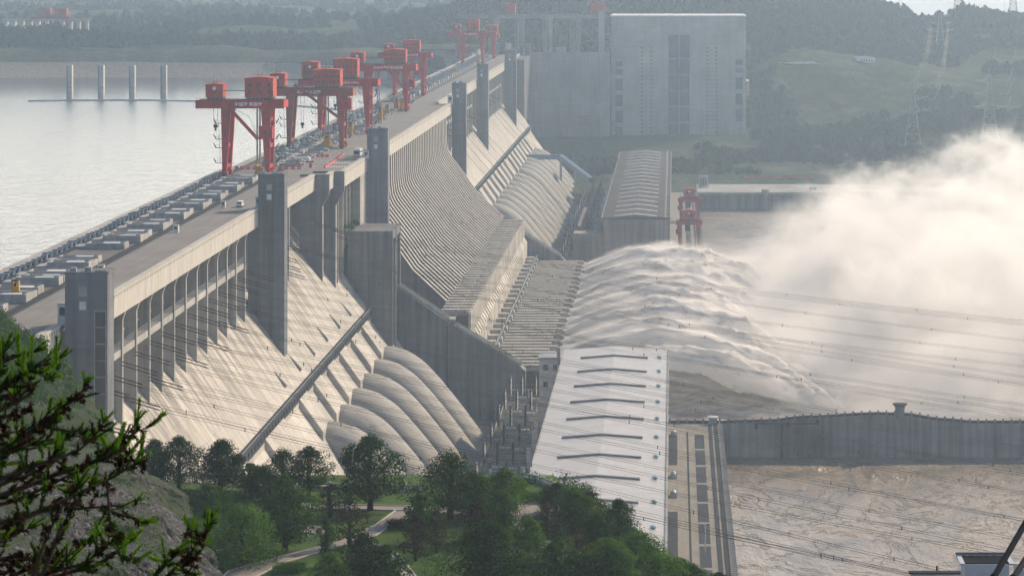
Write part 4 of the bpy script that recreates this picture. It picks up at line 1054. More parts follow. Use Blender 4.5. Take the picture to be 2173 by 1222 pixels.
def person(u, v, label, shirt):
    x,y,z = P(u,v,DECK); me = bpy.data.meshes.new('person'); 
    J = [(0,0,.95,.16),(0,0,1.2,.15),(0,0,1.42,.17),(0,0,1.52,.07),(0,0,1.62,.10),(0,0,1.74,.09),(.2,0,1.42,.07),(.26,.03,1.15,.05),(.27,-.05,.88,.045),(-.2,0,1.42,.07),(-.26,.03,1.15,.05),(-.25,-.05,.88,.045),(.1,0,.85,.10),(.12,-.06,.48,.07),(.12,0,.08,.05),(.12,-.15,.05,.045),(-.1,0,.85,.10),(-.13,.06,.48,.07),(-.14,.1,.08,.05),(-.14,-.04,.05,.045)]
    E = [(0,1),(1,2),(2,3),(3,4),(4,5),(2,6),(6,7),(7,8),(2,9),(9,10),(10,11),(0,12),(12,13),(13,14),(14,15),(0,16),(16,17),(17,18),(18,19)]
    me.from_pydata([j[:3] for j in J], E, []); me.materials.append(shirt); o = bpy.data.objects.new('person', me); COL.objects.link(o); o.location=(x,y,DECK)
    o.modifiers.new('s','SKIN'); 
    for i, j in enumerate(J): me.skin_vertices[0].data[i].radius = (j[3]*.9, j[3]*.7)
    me.skin_vertices[0].data[0].use_root = True; o.modifiers.new('b','SUBSURF').levels = 1; o.modifiers['b'].render_levels = 1
    tag(o, label, 'person')
person(773,333,'person in dark clothes standing beside the coach, nearer the parapet', STEELD); person(769,331,'person in pale clothes standing just behind the coach', WHITE)
# ------------------------------------------------------------------ ship lift and its approach
FACADE = concrete('facade_concrete', base=(.46,.43,.39), lift=1.9, streak=.15, lines=.22)
sl_ = thing('ship_lift', 'massive slab sided ship lift building with tall central window bays', 'building', (4,2740,107))
def px(x): return (850+x*.3683-U0)*2740/F
def pz(y): return HC-(y*.3683-V0)*2740/F
MB().box(px(1212), px(1990), 2741, 2840, 100, 218.6).build('wall', FACADE, sl_)
MB().box(px(1208), px(1994), 2740.2, 2841, 218.6, 219.8).build('roof', LID, sl_)
FW = plain('window_blue_grey', (.035,.06,.12), .3)
for y0, y1 in [(353,385),(400,432),(456,522),(548,613),(641,708),(733,782)]: MB().box(px(1238),px(1280),2740.6,2742,pz(y1),pz(y0)).build('window', FW, sl_)
for y0, y1 in [(345,375),(392,420),(446,515),(540,605),(632,700)]: MB().box(px(1930),px(1971),2740.6,2742,pz(y1),pz(y0)).build('window', FW, sl_)
for a, b in ((1545,1598),(1611,1665)):
    for y0, y1 in [(203,338),(343,430),(436,522),(528,612),(620,703),(711,782)]:
        w_ = MB().box(px(a),px(b),2740.5,2742,pz(y1),pz(y0)).build('window', FW, sl_)
        f = MB()
        for q in range(1,4): f.box(px(a+(b-a)*q/4)-.25,px(a+(b-a)*q/4)+.25,2740.3,2740.5,pz(y1),pz(y0))
        f.build('frame', STEELB, w_)
m = MB()
for xx in (1385,1437,1760,1815):
    for q in range(22): m.box(px(xx),px(xx+13),2740.7,2742,pz(281+q*23),pz(275+q*23))
m.build('slot_window', STEELD, sl_)
MB().box(px(1215),px(1222),2739.6,2741,105,218).box(px(1601),px(1608),2739.4,2741,105,190).build('pilaster', CONL, sl_)
MB().box(px(1994),px(2010),2745,2790,pz(555),pz(470)).build('side_box', FACADE, sl_)
# head block left of it
hb = thing('dam_head_block', 'plain hazy concrete head block between the dam and the ship lift', 'building', (-95,2722,107))
HB = concrete('head_concrete', base=(.37,.35,.32), lift=2.6, streak=.25)
MB().box(-134,-61,2722,2735,100,185.4).build('wall', HB, hb)
MB().box(-61,-59.8,2722,2728,100,185).build('corner', CONL, hb)
MB().box(-134,-60,2721.4,2722.4,184.4,186.2).build('parapet', CONL, hb)
MB().box(-106.4,-88,2716,2722,137.5,139).box(-89,-70,2716,2722,127,128.4).beam((-88,2717,138),(-76,2717,128),1.2).build('stair_landing', STEEL, hb)
MB().box(-76.5,-66.5,2714,2722,125,132.5).box(-73,-66,2714,2722,132.5,139).build('stair_cabin', CONL, hb)
st = MB()
for i in range(24): st.beam((-68.5+(0 if i%2 else 4),2720,112+i*3),(-68.5+(4 if i%2 else 0),2720,115+i*3),.5,.5)
st.build('zigzag_stair', STEEL, hb)
st = MB()
for x in (-75.5,-72,-68.5): st.box(x,x+1,2718,2722,107,127)
st.build('pipe', CONL, hb)
# lift approach bridge
br_ = thing('approach_bridge', 'long hazy approach bridge on tall piers behind the far end of the crest', 'bridge', (-130,2770,185))
MB().box(-205,-70,2760,2764,216.6,219.6).box(-205,-70,2790,2794,216.6,219.4).box(-205,-70,2760,2794,219.0,219.3).build('deck_beam', CONL, br_)
MB().box(-205,-70,2759.6,2760,219.4,220.6).build('railing', STEEL, br_)
for x in (-170,-145.5,-119,-92.5):
    for (yy, dx) in ((2760,0),(2790,-7)): MB().box(x+dx,x+dx+4.2,yy,yy+4,150,216.7).box(x+dx-.8,x+dx+5,yy-.3,yy+4.4,214.8,216.6).build('pier', CONL, br_)
tw = thing('stair_tower', 'open framed stair tower beside the ship lift roof', 'tower', (-66,2738,185))
MB().box(-70.5,-65,2736,2746,185,224).build('shaft', FACADE, tw)
m = MB()
for z in range(187,223,3): m.box(-65.2,-60,2736,2736.4,z,z+.5).beam((-65,2736,z),(-60,2736,z+3),.3)
m.box(-65.2,-64.7,2736,2737,185,224).box(-60.6,-60,2736,2737,185,224).box(-70.6,-60,2735.6,2746,223.6,224.6); m.build('frame', STEELB, tw)
for i,(a,b,lab) in enumerate([(1071,1093,'faint red crane house on the approach bridge, far from the ship lift'),(1251,1283,'faint red crane house on the approach bridge, close to the ship lift')]):
    xa, xb = (a-U0)*2762/F, (b-U0)*2762/F; t = thing('bridge_crane', lab, 'crane', ((xa+xb)/2,2764,219.3))
    MB().box(xa,xb,2764,2776,221,230.5).build('machine_house', REDH, t); MB().box(xa-.4,xb+.4,2763.6,2776.4,230.5,231).build('roof', RED2, t)
    for x in (xa+1,xb-2): MB().box(x,x+1,2764,2776,219.3,221).build('leg', RED2, t)
# deck clutter near the head
for i,(u,v,w_,h_) in enumerate([(1112,118,12,5),(1190,112,9,5),(1078,85,5,9),(1088,105,16,3)]):
    x,y,z = P(u,v,Y=2722); t = thing('crest_hut', ['low grey hut on the head block','grey louvred hut at the middle of the head block','white tank on the far tower top','long dark railing box near the far tower'][i], 'hut', (x,y+2,185))
    MB().box(x-w_/2,x+w_/2,y+1,y+6,185,185+h_).build('wall', [CONL,STEEL,LID,STEELB][i], t); MB().box(x-w_/2-.4,x+w_/2+.4,y+.6,y+6.4,185+h_,185.5+h_).build('roof', STEEL, t)
# ------------------------------------------------------------------ guide piers in the reservoir, floating boom, far lock
def guide_pier():
    x, y, z = P(145,213,155); t = thing('guide_pier', 'pale concrete guide pier rising from the far reservoir water', 'pier', (x,y,150), 'four guide piers in the reservoir')
    MB().box(x-.6,x+2.9,y,y+6,148,184).build('shaft', CONB, t); MB().box(x-2.9,x-.9,y+6,y+12,148,183.5).build('rear_shaft', CONL, t)
    m = MB()
    for i in range(10): m.box(x-1.0,x-.5,y-.2,y+1,160+i*2,160.9+i*2)
    m.build('opening', STEELD, t); MB().box(x-1,x-.5,y+5.8,y+6.4,148,184).box(x-1,x+3,y-.3,y,165,165.6).build('ring_beam', STEEL, t)
    return t, x, y
gp, gx, gy = guide_pier()
for u in (212,278,345): copy_tree(gp, loc=(gx+(u-145)*gy/F, gy, 150))
pts = [P(u, v, 155.3) for u, v in [(60,215),(150,213.5),(300,213),(430,215),(520,217.5),(600,222),(700,231),(742,234.5),(775,240)]]
m = MB()
for a, b in zip(pts, pts[1:]): m.beam(a, b, 3.4, 1.6)
settle(m, 'floating_boom', LID, 'thin pale floating boom curving across the reservoir beyond the cranes', 'boom')
lk2 = thing('lock_viaduct', 'faint hazy viaduct of pale piers with scalloped beams on the far left shore', 'bridge', (-708,3300,184))
for i in range(11):
    x = -756+i*9.1
    MB().box(x,x+3,3300,3308,178,202.6).build('pier', CONB, lk2)
    MB().prism([(x-3,206),(x+6.1,206),(x+6.1,204.2),(x+3.6,202.4),(x-.6,202.4),(x-3,204.2)],3298,3302).build('arch_beam', CONB, lk2)
for i,(a,b) in enumerate([(83,109),(118,144)]):
    xa, xb = (a-U0)*3300/F, (b-U0)*3300/F; t = thing('lock_crane', ['faint red lock crane on the far viaduct, the one on its left part','faint red lock crane on the far viaduct, the one near its middle'][i], 'crane', ((xa+xb)/2,3300,206))
    MB().box(xa,xb,3293,3303,210.5,218).build('machine_house', REDH, t); MB().box(xa-9,xb+3,3296,3299,206,209.4).build('girder', REDH, t)
    for x in (xa+1,xb-3): MB().box(x,x+1.6,3296,3302,206,210.6).build('leg', REDH, t)
# curved retaining wall and upstream embankment between reservoir and far bank
rw = thing('retaining_wall', 'smooth blue grey retaining wall closing the reservoir just beyond the far cranes', 'wall', (-215,2740,150))
a, b, c_, d_ = P(905,104,Y=2860), P(946,102,Y=2860), P(958,175,Y=2560), P(905,128,Y=2560)
MB().add([(-245,2900,148),(-206,2700,148),(-190,2700,148),(-190,2900,148),(-245,2900,189),(-206,2700,186),(-186.5,2700,186),(-186.5,2900,189)],[(0,3,2,1),(4,5,6,7),(0,1,5,4),(1,2,6,5),(2,3,7,6),(3,0,4,7)]).build('wall_body', HB, rw)
MB().box(-246,-184,2700,2900,188.8,189.4).build('coping', HILLM, rw)
# ------------------------------------------------------------------ lattice pylons
LAT = plain('galvanised_lattice', (.26,.27,.27), .5, .3)
def pylon(x, y, z, h, label, w=17, thick=.42):
    t = thing('lattice_pylon', label, 'pylon', (x,y,z)); m = MB()
    def half(f): return w/2*(1-f)**1.35*.92+1.1 if f < .72 else 1.1+ (w/2*(.28)**1.35*.92)*(1-f)/.28
    lv = [0,.12,.24,.35,.45,.54,.62,.70,.77,.84,.91,1.0]
    for a, b in zip(lv, lv[1:]):
        p, q = half(a), half(b); za, zb = z+h*a, z+h*b
        c = [(-1,-1),(1,-1),(1,1),(-1,1)]
        for k in range(4):
            (s1,t1),(s2,t2) = c[k], c[(k+1)%4]
            m.beam((x+s1*p,y+t1*p,za),(x+s1*q,y+t1*q,zb),thick*1.25)
            m.beam((x+s1*p,y+t1*p,za),(x+s2*q,y+t2*q,zb),thick*.7); m.beam((x+s2*p,y+t2*p,za),(x+s1*q,y+t1*q,zb),thick*.7)
            m.beam((x+s1*q,y+t1*q,zb),(x+s2*q,y+t2*q,zb),thick*.7)
    m.build('tower_frame', LAT, t)
    for f, L in ((.56,15),(.73,13),(.90,11)):
        zz = z+h*f
        for s in (-1,1):
            a = MB(); e = (x+s*L,y,zz+1.5); hw = half(f)
            for dy in (-hw,hw):
                a.beam((x+s*hw,y+dy,zz+2.6),e,thick*.8).beam((x+s*hw,y+dy,zz-1),e,thick*.8)
                for q in (.3,.6): a.beam((x+s*(hw+(L-hw)*q),y+dy*(1-q),zz+2.6-1.1*q),(x+s*(hw+(L-hw)*(q-.2)),y+dy*(1.2-q),zz-1+2.5*(q-.2)),thick*.5)
            a.build('cross_arm', LAT, t)
    return t
pyl = [(1937,315,2655,66,'pale lattice pylon above the far bank, the left one of the lower two',15),(2100,315,2640,70,'pale lattice pylon above the far bank, the right one rising beside the mist',17)]
for u, v, Y, h, lab, w_ in pyl: x,y,z = hit(u,v) if v > 100 else P(u,v,Y=Y); pylon(x,y,z-3,h*(1 if v<=100 else y/Y),lab,w_)
for u, v, Y, h, lab, w_ in [(1995,110,3150,45,'hazy lattice pylon standing partway up the wooded hill',11),(2033,38,3420,52,'lattice pylon on the skyline, the left one',12),(2150,46,3420,52,'lattice pylon on the skyline, the right one near the picture edge',12)]:
    x,y,z = P(u,v,Y=Y); pylon(x,y,z-3,h,lab,w_,.4)
def cable(name, label, group, pts, r, mat=WIRE):
    return settle(MB().tube(pts, r, 4, False), name, mat, label, 'power line', group)
def span(p, q, sag, n=14): return [tuple(p[k]+(q[k]-p[k])*i/n - (sag*4*(i/n)*(1-i/n) if k==2 else 0) for k in range(3)) for i in range(n+1)]
for k in range(3):
    for s in (-1,1):
        a = P(1995,110,Y=3150); b = P(1937,315,Y=2655)
        cable('conductor','pale conductor sagging from the hillside pylon down to the lower left pylon','conductors over the wooded hill', span((a[0]+s*9,a[1],a[2]+18+k*8),(b[0]+s*13,b[1],b[2]+36+k*12),30), .09, LAT)
        a = P(2150,46,Y=3420); b = P(2100,315,Y=2640)
        cable('conductor','pale conductor sagging from the skyline to the lower right pylon','conductors down to the right pylon', span((a[0]+s*9,a[1],a[2]+18+k*8),(b[0]+s*13,b[1],b[2]+38+k*12),34), .09, LAT)
# hill buildings
x,y,z = hit(1836,134)
hs = thing('white_house', 'small white flat roofed house halfway up the far wooded hill', 'house', (x,y,z-4)); MB().box(x-10,x+10,y,y+10,z-12,z+5.2).build('wall', WHITE, hs); MB().box(x-10.4,x+6,y-.3,y+10,z+5.2,z+5.8).build('roof', LID, hs)
for i in range(5): MB().box(x-4.5+i*2.7,x-3.2+i*2.7,y-.2,y,z+1.2,z+3).build('window', GLASS, hs)
x,y,z = hit(1685,137)
hs = thing('long_shed', 'long low pale shed on the far hillside', 'shed', (x,y,z-3)); MB().box(x-25,x+25,y,y+14,z-8,z+.2).build('wall', CONL, hs); MB().prism([(x-26,z+.2),(x-24,z+1.6),(x+20,z+2.6),(x+26,z+.2)],y-.5,y+14).build('roof', WHITE, hs)
# red characters on the far bank
for i, ch in enumerate('科学求实创新团结奉献'):
    u = [1584,1597,1615,1629,1645,1659,1677,1690,1707,1722][i]; x,y,z = P(u,381,Y=2492)
    bd = text_obj(ch,'hillside_character',plain('sign_red' ,(.55,.05,.06),.6) if i==0 else bpy.data.materials['sign_red'],None,x,y,z+.5,5.6,depth=.15)
    tag(bd,'big faded red character standing on the dark far bank','sign','red characters on the far bank')
for i,(u,v) in enumerate([(1856,418),(1884,418)]):
    x,y,z = P(u,v,81.7); t=thing('quay_lamp','thin lamp pole on the far quay near the mist','street lamp',(x,y,81.7),'lamp poles on the far quay'); MB().tube([(x,y,81.7),(x,y,91.5),(x+1.5,y,92)],.25,6).build('pole',STEEL,t); MB().box(x+1,x+2.2,y-.3,y+.3,91.8,92.2).build('lamp_head',LID,t)
# thin pale tracks on the far left shore
for zz, pr in (('shore road running level above the far left bank',[(60,103),(300,104),(520,104)]),('faint road line far up the left hills',[(480,20),(640,16),(800,10),(990,4)])):
    m = MB(); q = []
    for u, v in pr:
        Y = 2985 if v > 90 else 4900; q.append(P(u, v, Y=Y))
    for a, b in zip(q, q[1:]): m.beam((a[0],a[1],a[2]),(b[0],b[1],b[2]),2.5,1.2)
    m.build('road', CONL, kind='structure', label=zz, cat='road')
# ------------------------------------------------------------------ discharge jets, churned water, mist
def jet_mat():
    k = NT('white_water'); x, y, z = k.xyz(k.pos)
    f = k.ramp(k.noise(k.scale(k.pos, (.045,.13,.1)), 1.0, 8, .75, .8), [(.36,0),(.48,1)])
    c = k.mix(f, (.58,.52,.45), (.97,.96,.94))
    k.bump(k.noise(k.scale(k.pos, (.22,.5,.4)), 1.0, 8, .75), .6, 2.0)
    m = k.done(c, .9, 0, .1); tr = k.n('ShaderNodeBsdfTranslucent', Color=c)
    mx = k.n('ShaderNodeMixShader', _0=.45, _1=k.b.outputs[0], _2=tr.outputs[0]); k.t.links.new(mx.outputs[0], k.out.inputs['Surface'])
    return m
JET = jet_mat()
def fbm(x, y, z, o=4):
    s = 0; a = 1; f = 1
    for _ in range(o): s += a*noise.noise(Vector((x*f, y*f, z*f))); a *= .55; f *= 2.1
    return s
for j in range(22):
    yc = 1300+19.3*j; rr = random.Random(j); pk = rr.uniform(99.5, 102.5) if j%2 else rr.uniform(92.5, 95); k1 = (pk-91.5)/41**2; xe = rr.uniform(58, 76); k2_ = (pk-66)/(xe+12)**2
    nl, na = 120, 34; m = MB()
    for i in range(nl):
        t = i/(nl-1); X = -54+(xe+54)*t; Z = pk-(k1 if X < -12 else k2_)*(X+12)**2
        w_ = 3.4+(6.4 if j%2 else 4.2)*t**.8; h_ = 1.6+4.6*t**.9
        for a in range(na):
            an = 2*math.pi*a/na; cy, cz = math.cos(an), math.sin(an)
            amp = .35+2.6*min(1, t*1.5)
            d = fbm(X*.045+j*3.3, (yc+cy*w_)*.13, cz*1.3+j, 6); d += .9*(.45-abs(noise.noise(Vector((X*.05+j, (yc+cy*w_)*.22, cz*1.6)))))+.3*abs(noise.noise(Vector((X*.22, (yc+cy*w_)*.6, cz*3))))
            px_ = X+amp*1.6*fbm(X*.06, cy*2+j*7, cz*2, 3); yy = yc+cy*(w_+d*amp*1.1)+math.sin(X*.03+j)*1.5; zz = Z+cz*(h_+d*amp*1.5)
            m.v.append((px_, yy, zz))
    for i in range(nl-1):
        for a in range(na): b = (a+1)%na; m.f.append((i*na+a, i*na+b, (i+1)*na+b, (i+1)*na+a))
    m.f.append(tuple(range(na-1,-1,-1))); m.f.append(tuple((nl-1)*na+a for a in range(na)))
    o = m.build('water_jet', JET, smooth=True); o['label'] = 'roaring brownish white water jet arching out of the spillway'; o['category'] = 'water jet'; o['group'] = 'jets from the spillway'
def churn_mat():
    k = NT('churned_water'); x, y, z = k.xyz(k.pos)
    f = k.ramp(k.noise(k.scale(k.pos, (.03,.05,.05)), 1.0, 8, .75, .8), [(.42,0),(.60,1)])
    c = k.mix(f, (.20,.16,.125), (.74,.71,.66)); k.bump(k.noise(k.pos, .35, 7, .7), .8, 1.5); return k.done(c, .8, 0, .2)
m = MB().grid(150, 170, lambda i, j: (-52+i*2.0, 1199+j*3.1, 68.3+max(0, 3.0+4.5*fbm((-52+i*2)*.03,(1199+j*3.1)*.03,2.2,6))*lerp([(-52,.5),(10,1),(110,.9),(246,.05)], -52+i*2.0)*lerp([(1199,.15),(1260,1),(1640,1),(1720,.05)], 1199+j*3.1)))
m.build('churned_water', churn_mat(), smooth=True, kind='structure', label='churned foaming water below the jets', cat='water')
MIST, nt_, pv = volume_mat('mist_volume', 0.0, (1,1,1), .5)
k = NT.__new__(NT); k.m = MIST; k.t = nt_; k.pos = nt_.nodes.new('ShaderNodeNewGeometry').outputs['Position']
x, y, z = k.xyz(k.pos)
nb = k.noise(k.scale(k.pos, (.016,.013,.022), (2.3,1.1,.7)), 1.0, 8, .68, .25)
def sm(v, a, b): return k.math('SMOOTH_MIN', k.math('MAXIMUM', k.math('DIVIDE', k.math('SUBTRACT', v, a), b-a), 0.0), 1.0, .1)
nn = k.math('MULTIPLY', k.math('SUBTRACT', nb, .5), 2.0)
top = k.math('SUBTRACT', 162.0, k.math('MULTIPLY', 96.0, k.math('EXPONENT', k.math('DIVIDE', k.math('SUBTRACT', 16.0, x), 55.0))))
grow = k.math('ADD', 45.0, k.math('MULTIPLY', sm(x, 10.0, 110.0), 70.0))
top = k.math('ADD', top, k.math('MULTIPLY', nn, grow))
near = k.math('ADD', k.math('SUBTRACT', y, 1206.0), k.math('MULTIPLY', nn, 40.0))
top = k.math('SUBTRACT', top, k.math('MULTIPLY', 55.0, k.math('EXPONENT', k.math('DIVIDE', k.math('SUBTRACT', 1235.0, y), 90.0))))
d = k.math('MULTIPLY', sm(k.math('SUBTRACT', top, z), 0.0, 40.0), sm(k.math('ADD', x, k.math('MULTIPLY', nn, 50.0)), -8.0, 45.0))
d = k.math('MULTIPLY', d, sm(near, -10.0, 30.0))
d = k.math('MULTIPLY', d, sm(k.math('SUBTRACT', 1790.0, k.math('ADD', y, k.math('MULTIPLY', nn, 40.0))), 0.0, 60.0))
nf = k.noise(k.scale(k.pos, (.034,.026,.048), (5.3,2.1,3.7)), 1.0, 7, .66, .3)
d = k.math('MULTIPLY', d, k.math('ADD', .10, k.math('MULTIPLY', 1.9, sm(nf, .43, .62))))
d = k.math('MULTIPLY', d, MIST_D)
veil = k.math('MULTIPLY', sm(x, -45.0, 70.0), sm(k.math('SUBTRACT', k.math('ADD', 104.0, k.math('MULTIPLY', nn, 16.0)), z), 0.0, 9.0))
veil = k.math('MULTIPLY', k.math('MULTIPLY', veil, sm(x, -50.0, 0.0)), k.math('MULTIPLY', sm(near, 25.0, 110.0), sm(k.math('SUBTRACT', 260.0, x), 0.0, 90.0)))
d = k.math('ADD', d, k.math('MULTIPLY', k.math('MULTIPLY', veil, k.math('MAXIMUM', k.math('ADD', nn, .45), 0.12)), VEIL_D))
nt_.links.new(d, pv.inputs['Density'])
SPRAY, ns_, ps = volume_mat('spray_volume', 0.0, (1,1,1), .3)
k = NT.__new__(NT); k.m = SPRAY; k.t = ns_; k.pos = ns_.nodes.new('ShaderNodeNewGeometry').outputs['Position']
x, y, z = k.xyz(k.pos)
n1 = k.noise(k.scale(k.pos, (.07,.16,.17)), 1.0, 5, .65, .4)
fy = k.math('FRACT', k.math('ADD', k.math('DIVIDE', k.math('SUBTRACT', y, 1319.3), 38.6), 100.5))
dy = k.math('MULTIPLY', k.math('SUBTRACT', fy, .5), 30.0)
tt = k.math('MAXIMUM', k.math('DIVIDE', k.math('ADD', x, 54.0), 120.0), 0.0)
q = k.math('ADD', x, 12.0); q2 = k.math('MULTIPLY', q, q)
kk = k.math('ADD', .0055, k.math('MULTIPLY', k.math('GREATER_THAN', q, 0.0), .0007))
dz = k.math('SUBTRACT', z, k.math('SUBTRACT', 101.0, k.math('MULTIPLY', kk, q2)))
dist = k.math('SQRT', k.math('ADD', k.math('MULTIPLY', dy, dy), k.math('MULTIPLY', dz, dz)))
rr_ = k.math('ADD', k.math('ADD', 3.2, k.math('MULTIPLY', tt, 8.0)), k.math('MULTIPLY', k.math('SUBTRACT', n1, .5), k.math('ADD', 5.0, k.math('MULTIPLY', tt, 26.0))))
ds = k.math('MULTIPLY', sm(k.math('SUBTRACT', rr_, dist), 0.0, 3.5), SPRAY_D)
ns_.links.new(ds, ps.inputs['Density'])
MB().box(-52.5, 84, 1288, 1738, 70, 113).build('spray', SPRAY, kind='stuff', label='fluffy spray wrapped round the arching jets', cat='spray')
MB().box(-53, 420, 1200, 1800, 64, 232).build('mist', MIST, kind='stuff', label='great bright cloud of spray rising where the jets strike the river', cat='mist')
# ------------------------------------------------------------------ transmission lines leaving the dam
def line_set(y, z0, slope, curv, i, x0=-145.2, sk=0.0):
    t = thing('transmission_line', 'thin twin conductor strung from the dam bays across the river, with a dark insulator string', 'power line', (x0,y,z0), 'twin conductors from the dam bays')
    L = 9.5; a = Vector((x0+1.8, y, z0-.5)); b = Vector((x0+1.8+L, y+sk*L, z0-.5-L*.30))
    for dz in (0,.9):
        pts = []; n = 9
        for q in range(n+1):
            pts.append(tuple(a+(b-a)*(q/n)+Vector((0,0,dz))))
        MB().tube([(x0-.3,y,z0+dz*.5), tuple(a+Vector((0,0,dz)))], .07, 5).build('link', STEEL, t)
        MB().tube(pts, [.13 if q%2 else .2 for q in range(n+1)], 6).build('insulator', INSU, t)
    def cz(x): d = x-b.x; return b.z+.45 - slope*d + curv*d*d
    m = MB(); xs_ = [b.x+ (d**1.15) for d in (0,4,10,18,28,40,54,70,88,108,130,155,180,210)]
    for dz in (0,-.62): m.tube([(x,b.y+sk*(x-b.x),cz(x)+dz) for x in xs_], .045, 4, False)
    sp_ = m; q = b.x+14+(i*17)%30
    while q < 300: sp_.box(q-.12,q+.12,b.y+sk*(q-b.x)-.1,b.y+sk*(q-b.x)+.1,cz(q)-.8,cz(q)+.2); q += 52
    m.build('conductor', WIRE, t)
rr = random.Random(3); k_ = 0
for y in [720,740,760]+[780+20*i for i in range(11)]:
    for dz in ((0,) if (k_%3) else (0,-9.5)):
        line_set(y+rr.uniform(-3,3), 166.0+dz, .205+rr.uniform(-.02,.035)+(.03 if y<800 else 0), 1.1e-4, k_, sk=rr.uniform(-.04,.04)); k_ += 1
for y in (1042,1050,1062,1072,1110,1140,1165,1182,1196):
    line_set(y, 166.0-(k_%3)*4, .19+rr.uniform(-.03,.03), 1.1e-4, k_, x0=-145.2 if y<1172 else -140, sk=rr.uniform(-.05,.05)); k_ += 1
for y in (1810,1850,1890,1930,1975,2015,2165,2205,2245,2300):
    t = thing('transmission_line', 'faint conductor strung from the far dam bays down to the far transformer deck', 'power line', (-145,y,166), 'conductors at the far power section')
    MB().tube([(-145,y,165),(-137,y-2,162)], .22, 5).build('insulator', INSU, t); MB().tube(span((-137,y-2,162),(-64,y-10,96),6), .09, 4, False).build('conductor', WIRE, t)

# ------------------------------------------------------------------ near hill, cliff, garden ground
SKY = [(640,-40),(682,0),(700,30),(722,60),(780,110),(850,150),(920,200),(945,232),(1000,300),(1060,325),(1110,341),(1222,352),(1330,362)]
YV = [(640,600),(850,545),(925,500),(1000,415),(1110,370),(1222,345),(1330,320)]
def cliff_pt(v, f):                       # f 0..1 from left frame edge to skyline, >1 folds behind
    us = lerp(SKY, v); Y0 = lerp(YV, v); u = -120+(us+120)*min(f,1)
    Y = Y0-(1-min(f,1))*55
    p = Vector(P(u, v, Y=Y))
    if f > 1: p += Vector((10*(f-1), 60*(f-1), -26*(f-1)))
    s = .05; n = Vector((noise.noise(p*s), noise.noise(p*s+Vector((9,0,0))), noise.noise(p*s+Vector((0,9,0)))))
    n2 = noise.noise(Vector((p.x*.25+p.z*.2, p.y*.08, p.z*.25-p.x*.1)))
    n3 = noise.noise(p*.6)
    return p + n*2.2 + Vector((.7,-.5,.2))*(n2*2.2+n3*.7+.5*noise.noise(p*1.7))
def rock_mat():
    k = NT('cliff_rock'); x, y, z = k.xyz(k.pos)
    st = k.noise(k.scale(k.pos, (1.5,.7,.30), rot=(0,R(32),0)), 1.0, 8, .8, .5)
    c = k.ramp(st, [(.36,(.012,.012,.014)),(.47,(.05,.05,.055)),(.55,(.13,.13,.14)),(.66,(.42,.41,.42))])
    g = k.ramp(k.noise(k.pos, .09, 6, .7), [(.46,0),(.56,1)])
    up = k.math('MINIMUM', k.math('MAXIMUM', k.math('MULTIPLY', k.math('SUBTRACT', y, 405.0), .02), 0.0), 1.0)
    g = k.math('MAXIMUM', k.math('MULTIPLY', g, .85), up)
    gr = k.mix(k.noise(k.pos, .8, 5, .7), (.02,.04,.015), (.085,.13,.035))
    c = k.mix(g, c, gr); k.bump(k.math('ADD', st, k.noise(k.pos, 1.5, 6, .7)), 1.0, 1.2); return k.done(c, .9, 0, .2)
MB().grid(120, 220, lambda i, j: cliff_pt(640+j*3.15, i/88)).build('cliff', rock_mat(), smooth=False, kind='structure', label='steep grey rock cliff with bushes above the garden', cat='cliff')
def gx(y): return lerp([(360,18),(395,7),(415,0),(440,-8),(470,-14),(484,-20),(500,-22)], y)
def gz(x, y):
    d = max(x-gx(y),0)*.9+max(y-485,0)*1.1
    return 185-d-(.5*noise.noise(Vector((x*.1,y*.1,0))) if d>.5 else 0)
def lawn_mat():
    k = NT('garden_lawn'); c = k.mix(k.ramp(k.noise(k.pos, .12, 6, .7), [(.35,0),(.62,1)]), (.03,.05,.014), (.055,.125,.018))
    c = k.mul(c, k.ramp(k.noise(k.pos, 2.5, 5, .7), [(.3,.6),(.7,1.3)]))
    c = k.mix(k.ramp(k.noise(k.pos, .2, 5, .7), [(.6,0),(.7,.7)]), c, (.12,.085,.05)); k.bump(k.noise(k.pos, 4, 4), .5, .1); return k.done(c, .95, 0, .1)
MB().grid(80, 80, lambda i, j: (-125+i*2.1, 365+j*1.9, gz(-125+i*2.1, 365+j*1.9))).build('garden_ground', lawn_mat(), smooth=True, kind='structure', label='green lawn of the terrace garden above the near powerhouse', cat='lawn')
def pave_mat():
    k = NT('garden_paving'); c = k.mul((.27,.25,.24), k.ramp(k.noise(k.pos, .8, 6, .7), [(.3,.7),(.7,1.15)])); x,y,z = k.xyz(k.pos)
    c = k.mix(k.math('MULTIPLY', k.line(k.math('ADD', x, k.math('MULTIPLY', y, .5)), .9, .08), .4), c, (.06,.06,.06)); return k.done(c, .85, 0, .3)
PAV = pave_mat(); KERB = plain('kerb_stone', (.45,.43,.41), .8)
def path(name, px_, label, kerb=True):
    pts = [P(u, v, 185)[:2] for u, v in px_]
    m = MB().slab(pts, 184.9, 185.05); m.build('garden_path', PAV, kind='structure', label=label, cat='path')
    if kerb:
        n = len(pts)//2; e = MB()
        for seg in (pts[:n], pts[n:]):
            for a, b in zip(seg, seg[1:]): e.beam((a[0],a[1],185.08),(b[0],b[1],185.08),.22,.22)
        e.build('path_kerb', KERB, kind='structure', label='pale kerb edging the '+label, cat='kerb')
path('a', [(471,1226),(485,1212),(600,1180),(715,1152),(796,1115),(839,1084),(865,1080),(865,1100),(826,1118),(796,1137),(682,1170),(600,1195),(535,1228),(500,1240)], 'paved path climbing through the middle of the garden')
path('b', [(760,1146),(829,1164),(855,1187),(884,1226),(842,1226),(832,1187),(800,1162),(752,1152)], 'paved path branching down to the bottom edge')
path('c', [(600,1104),(633,1112),(690,1122),(690,1137),(626,1127),(590,1116)], 'short paved path beside the round tree')
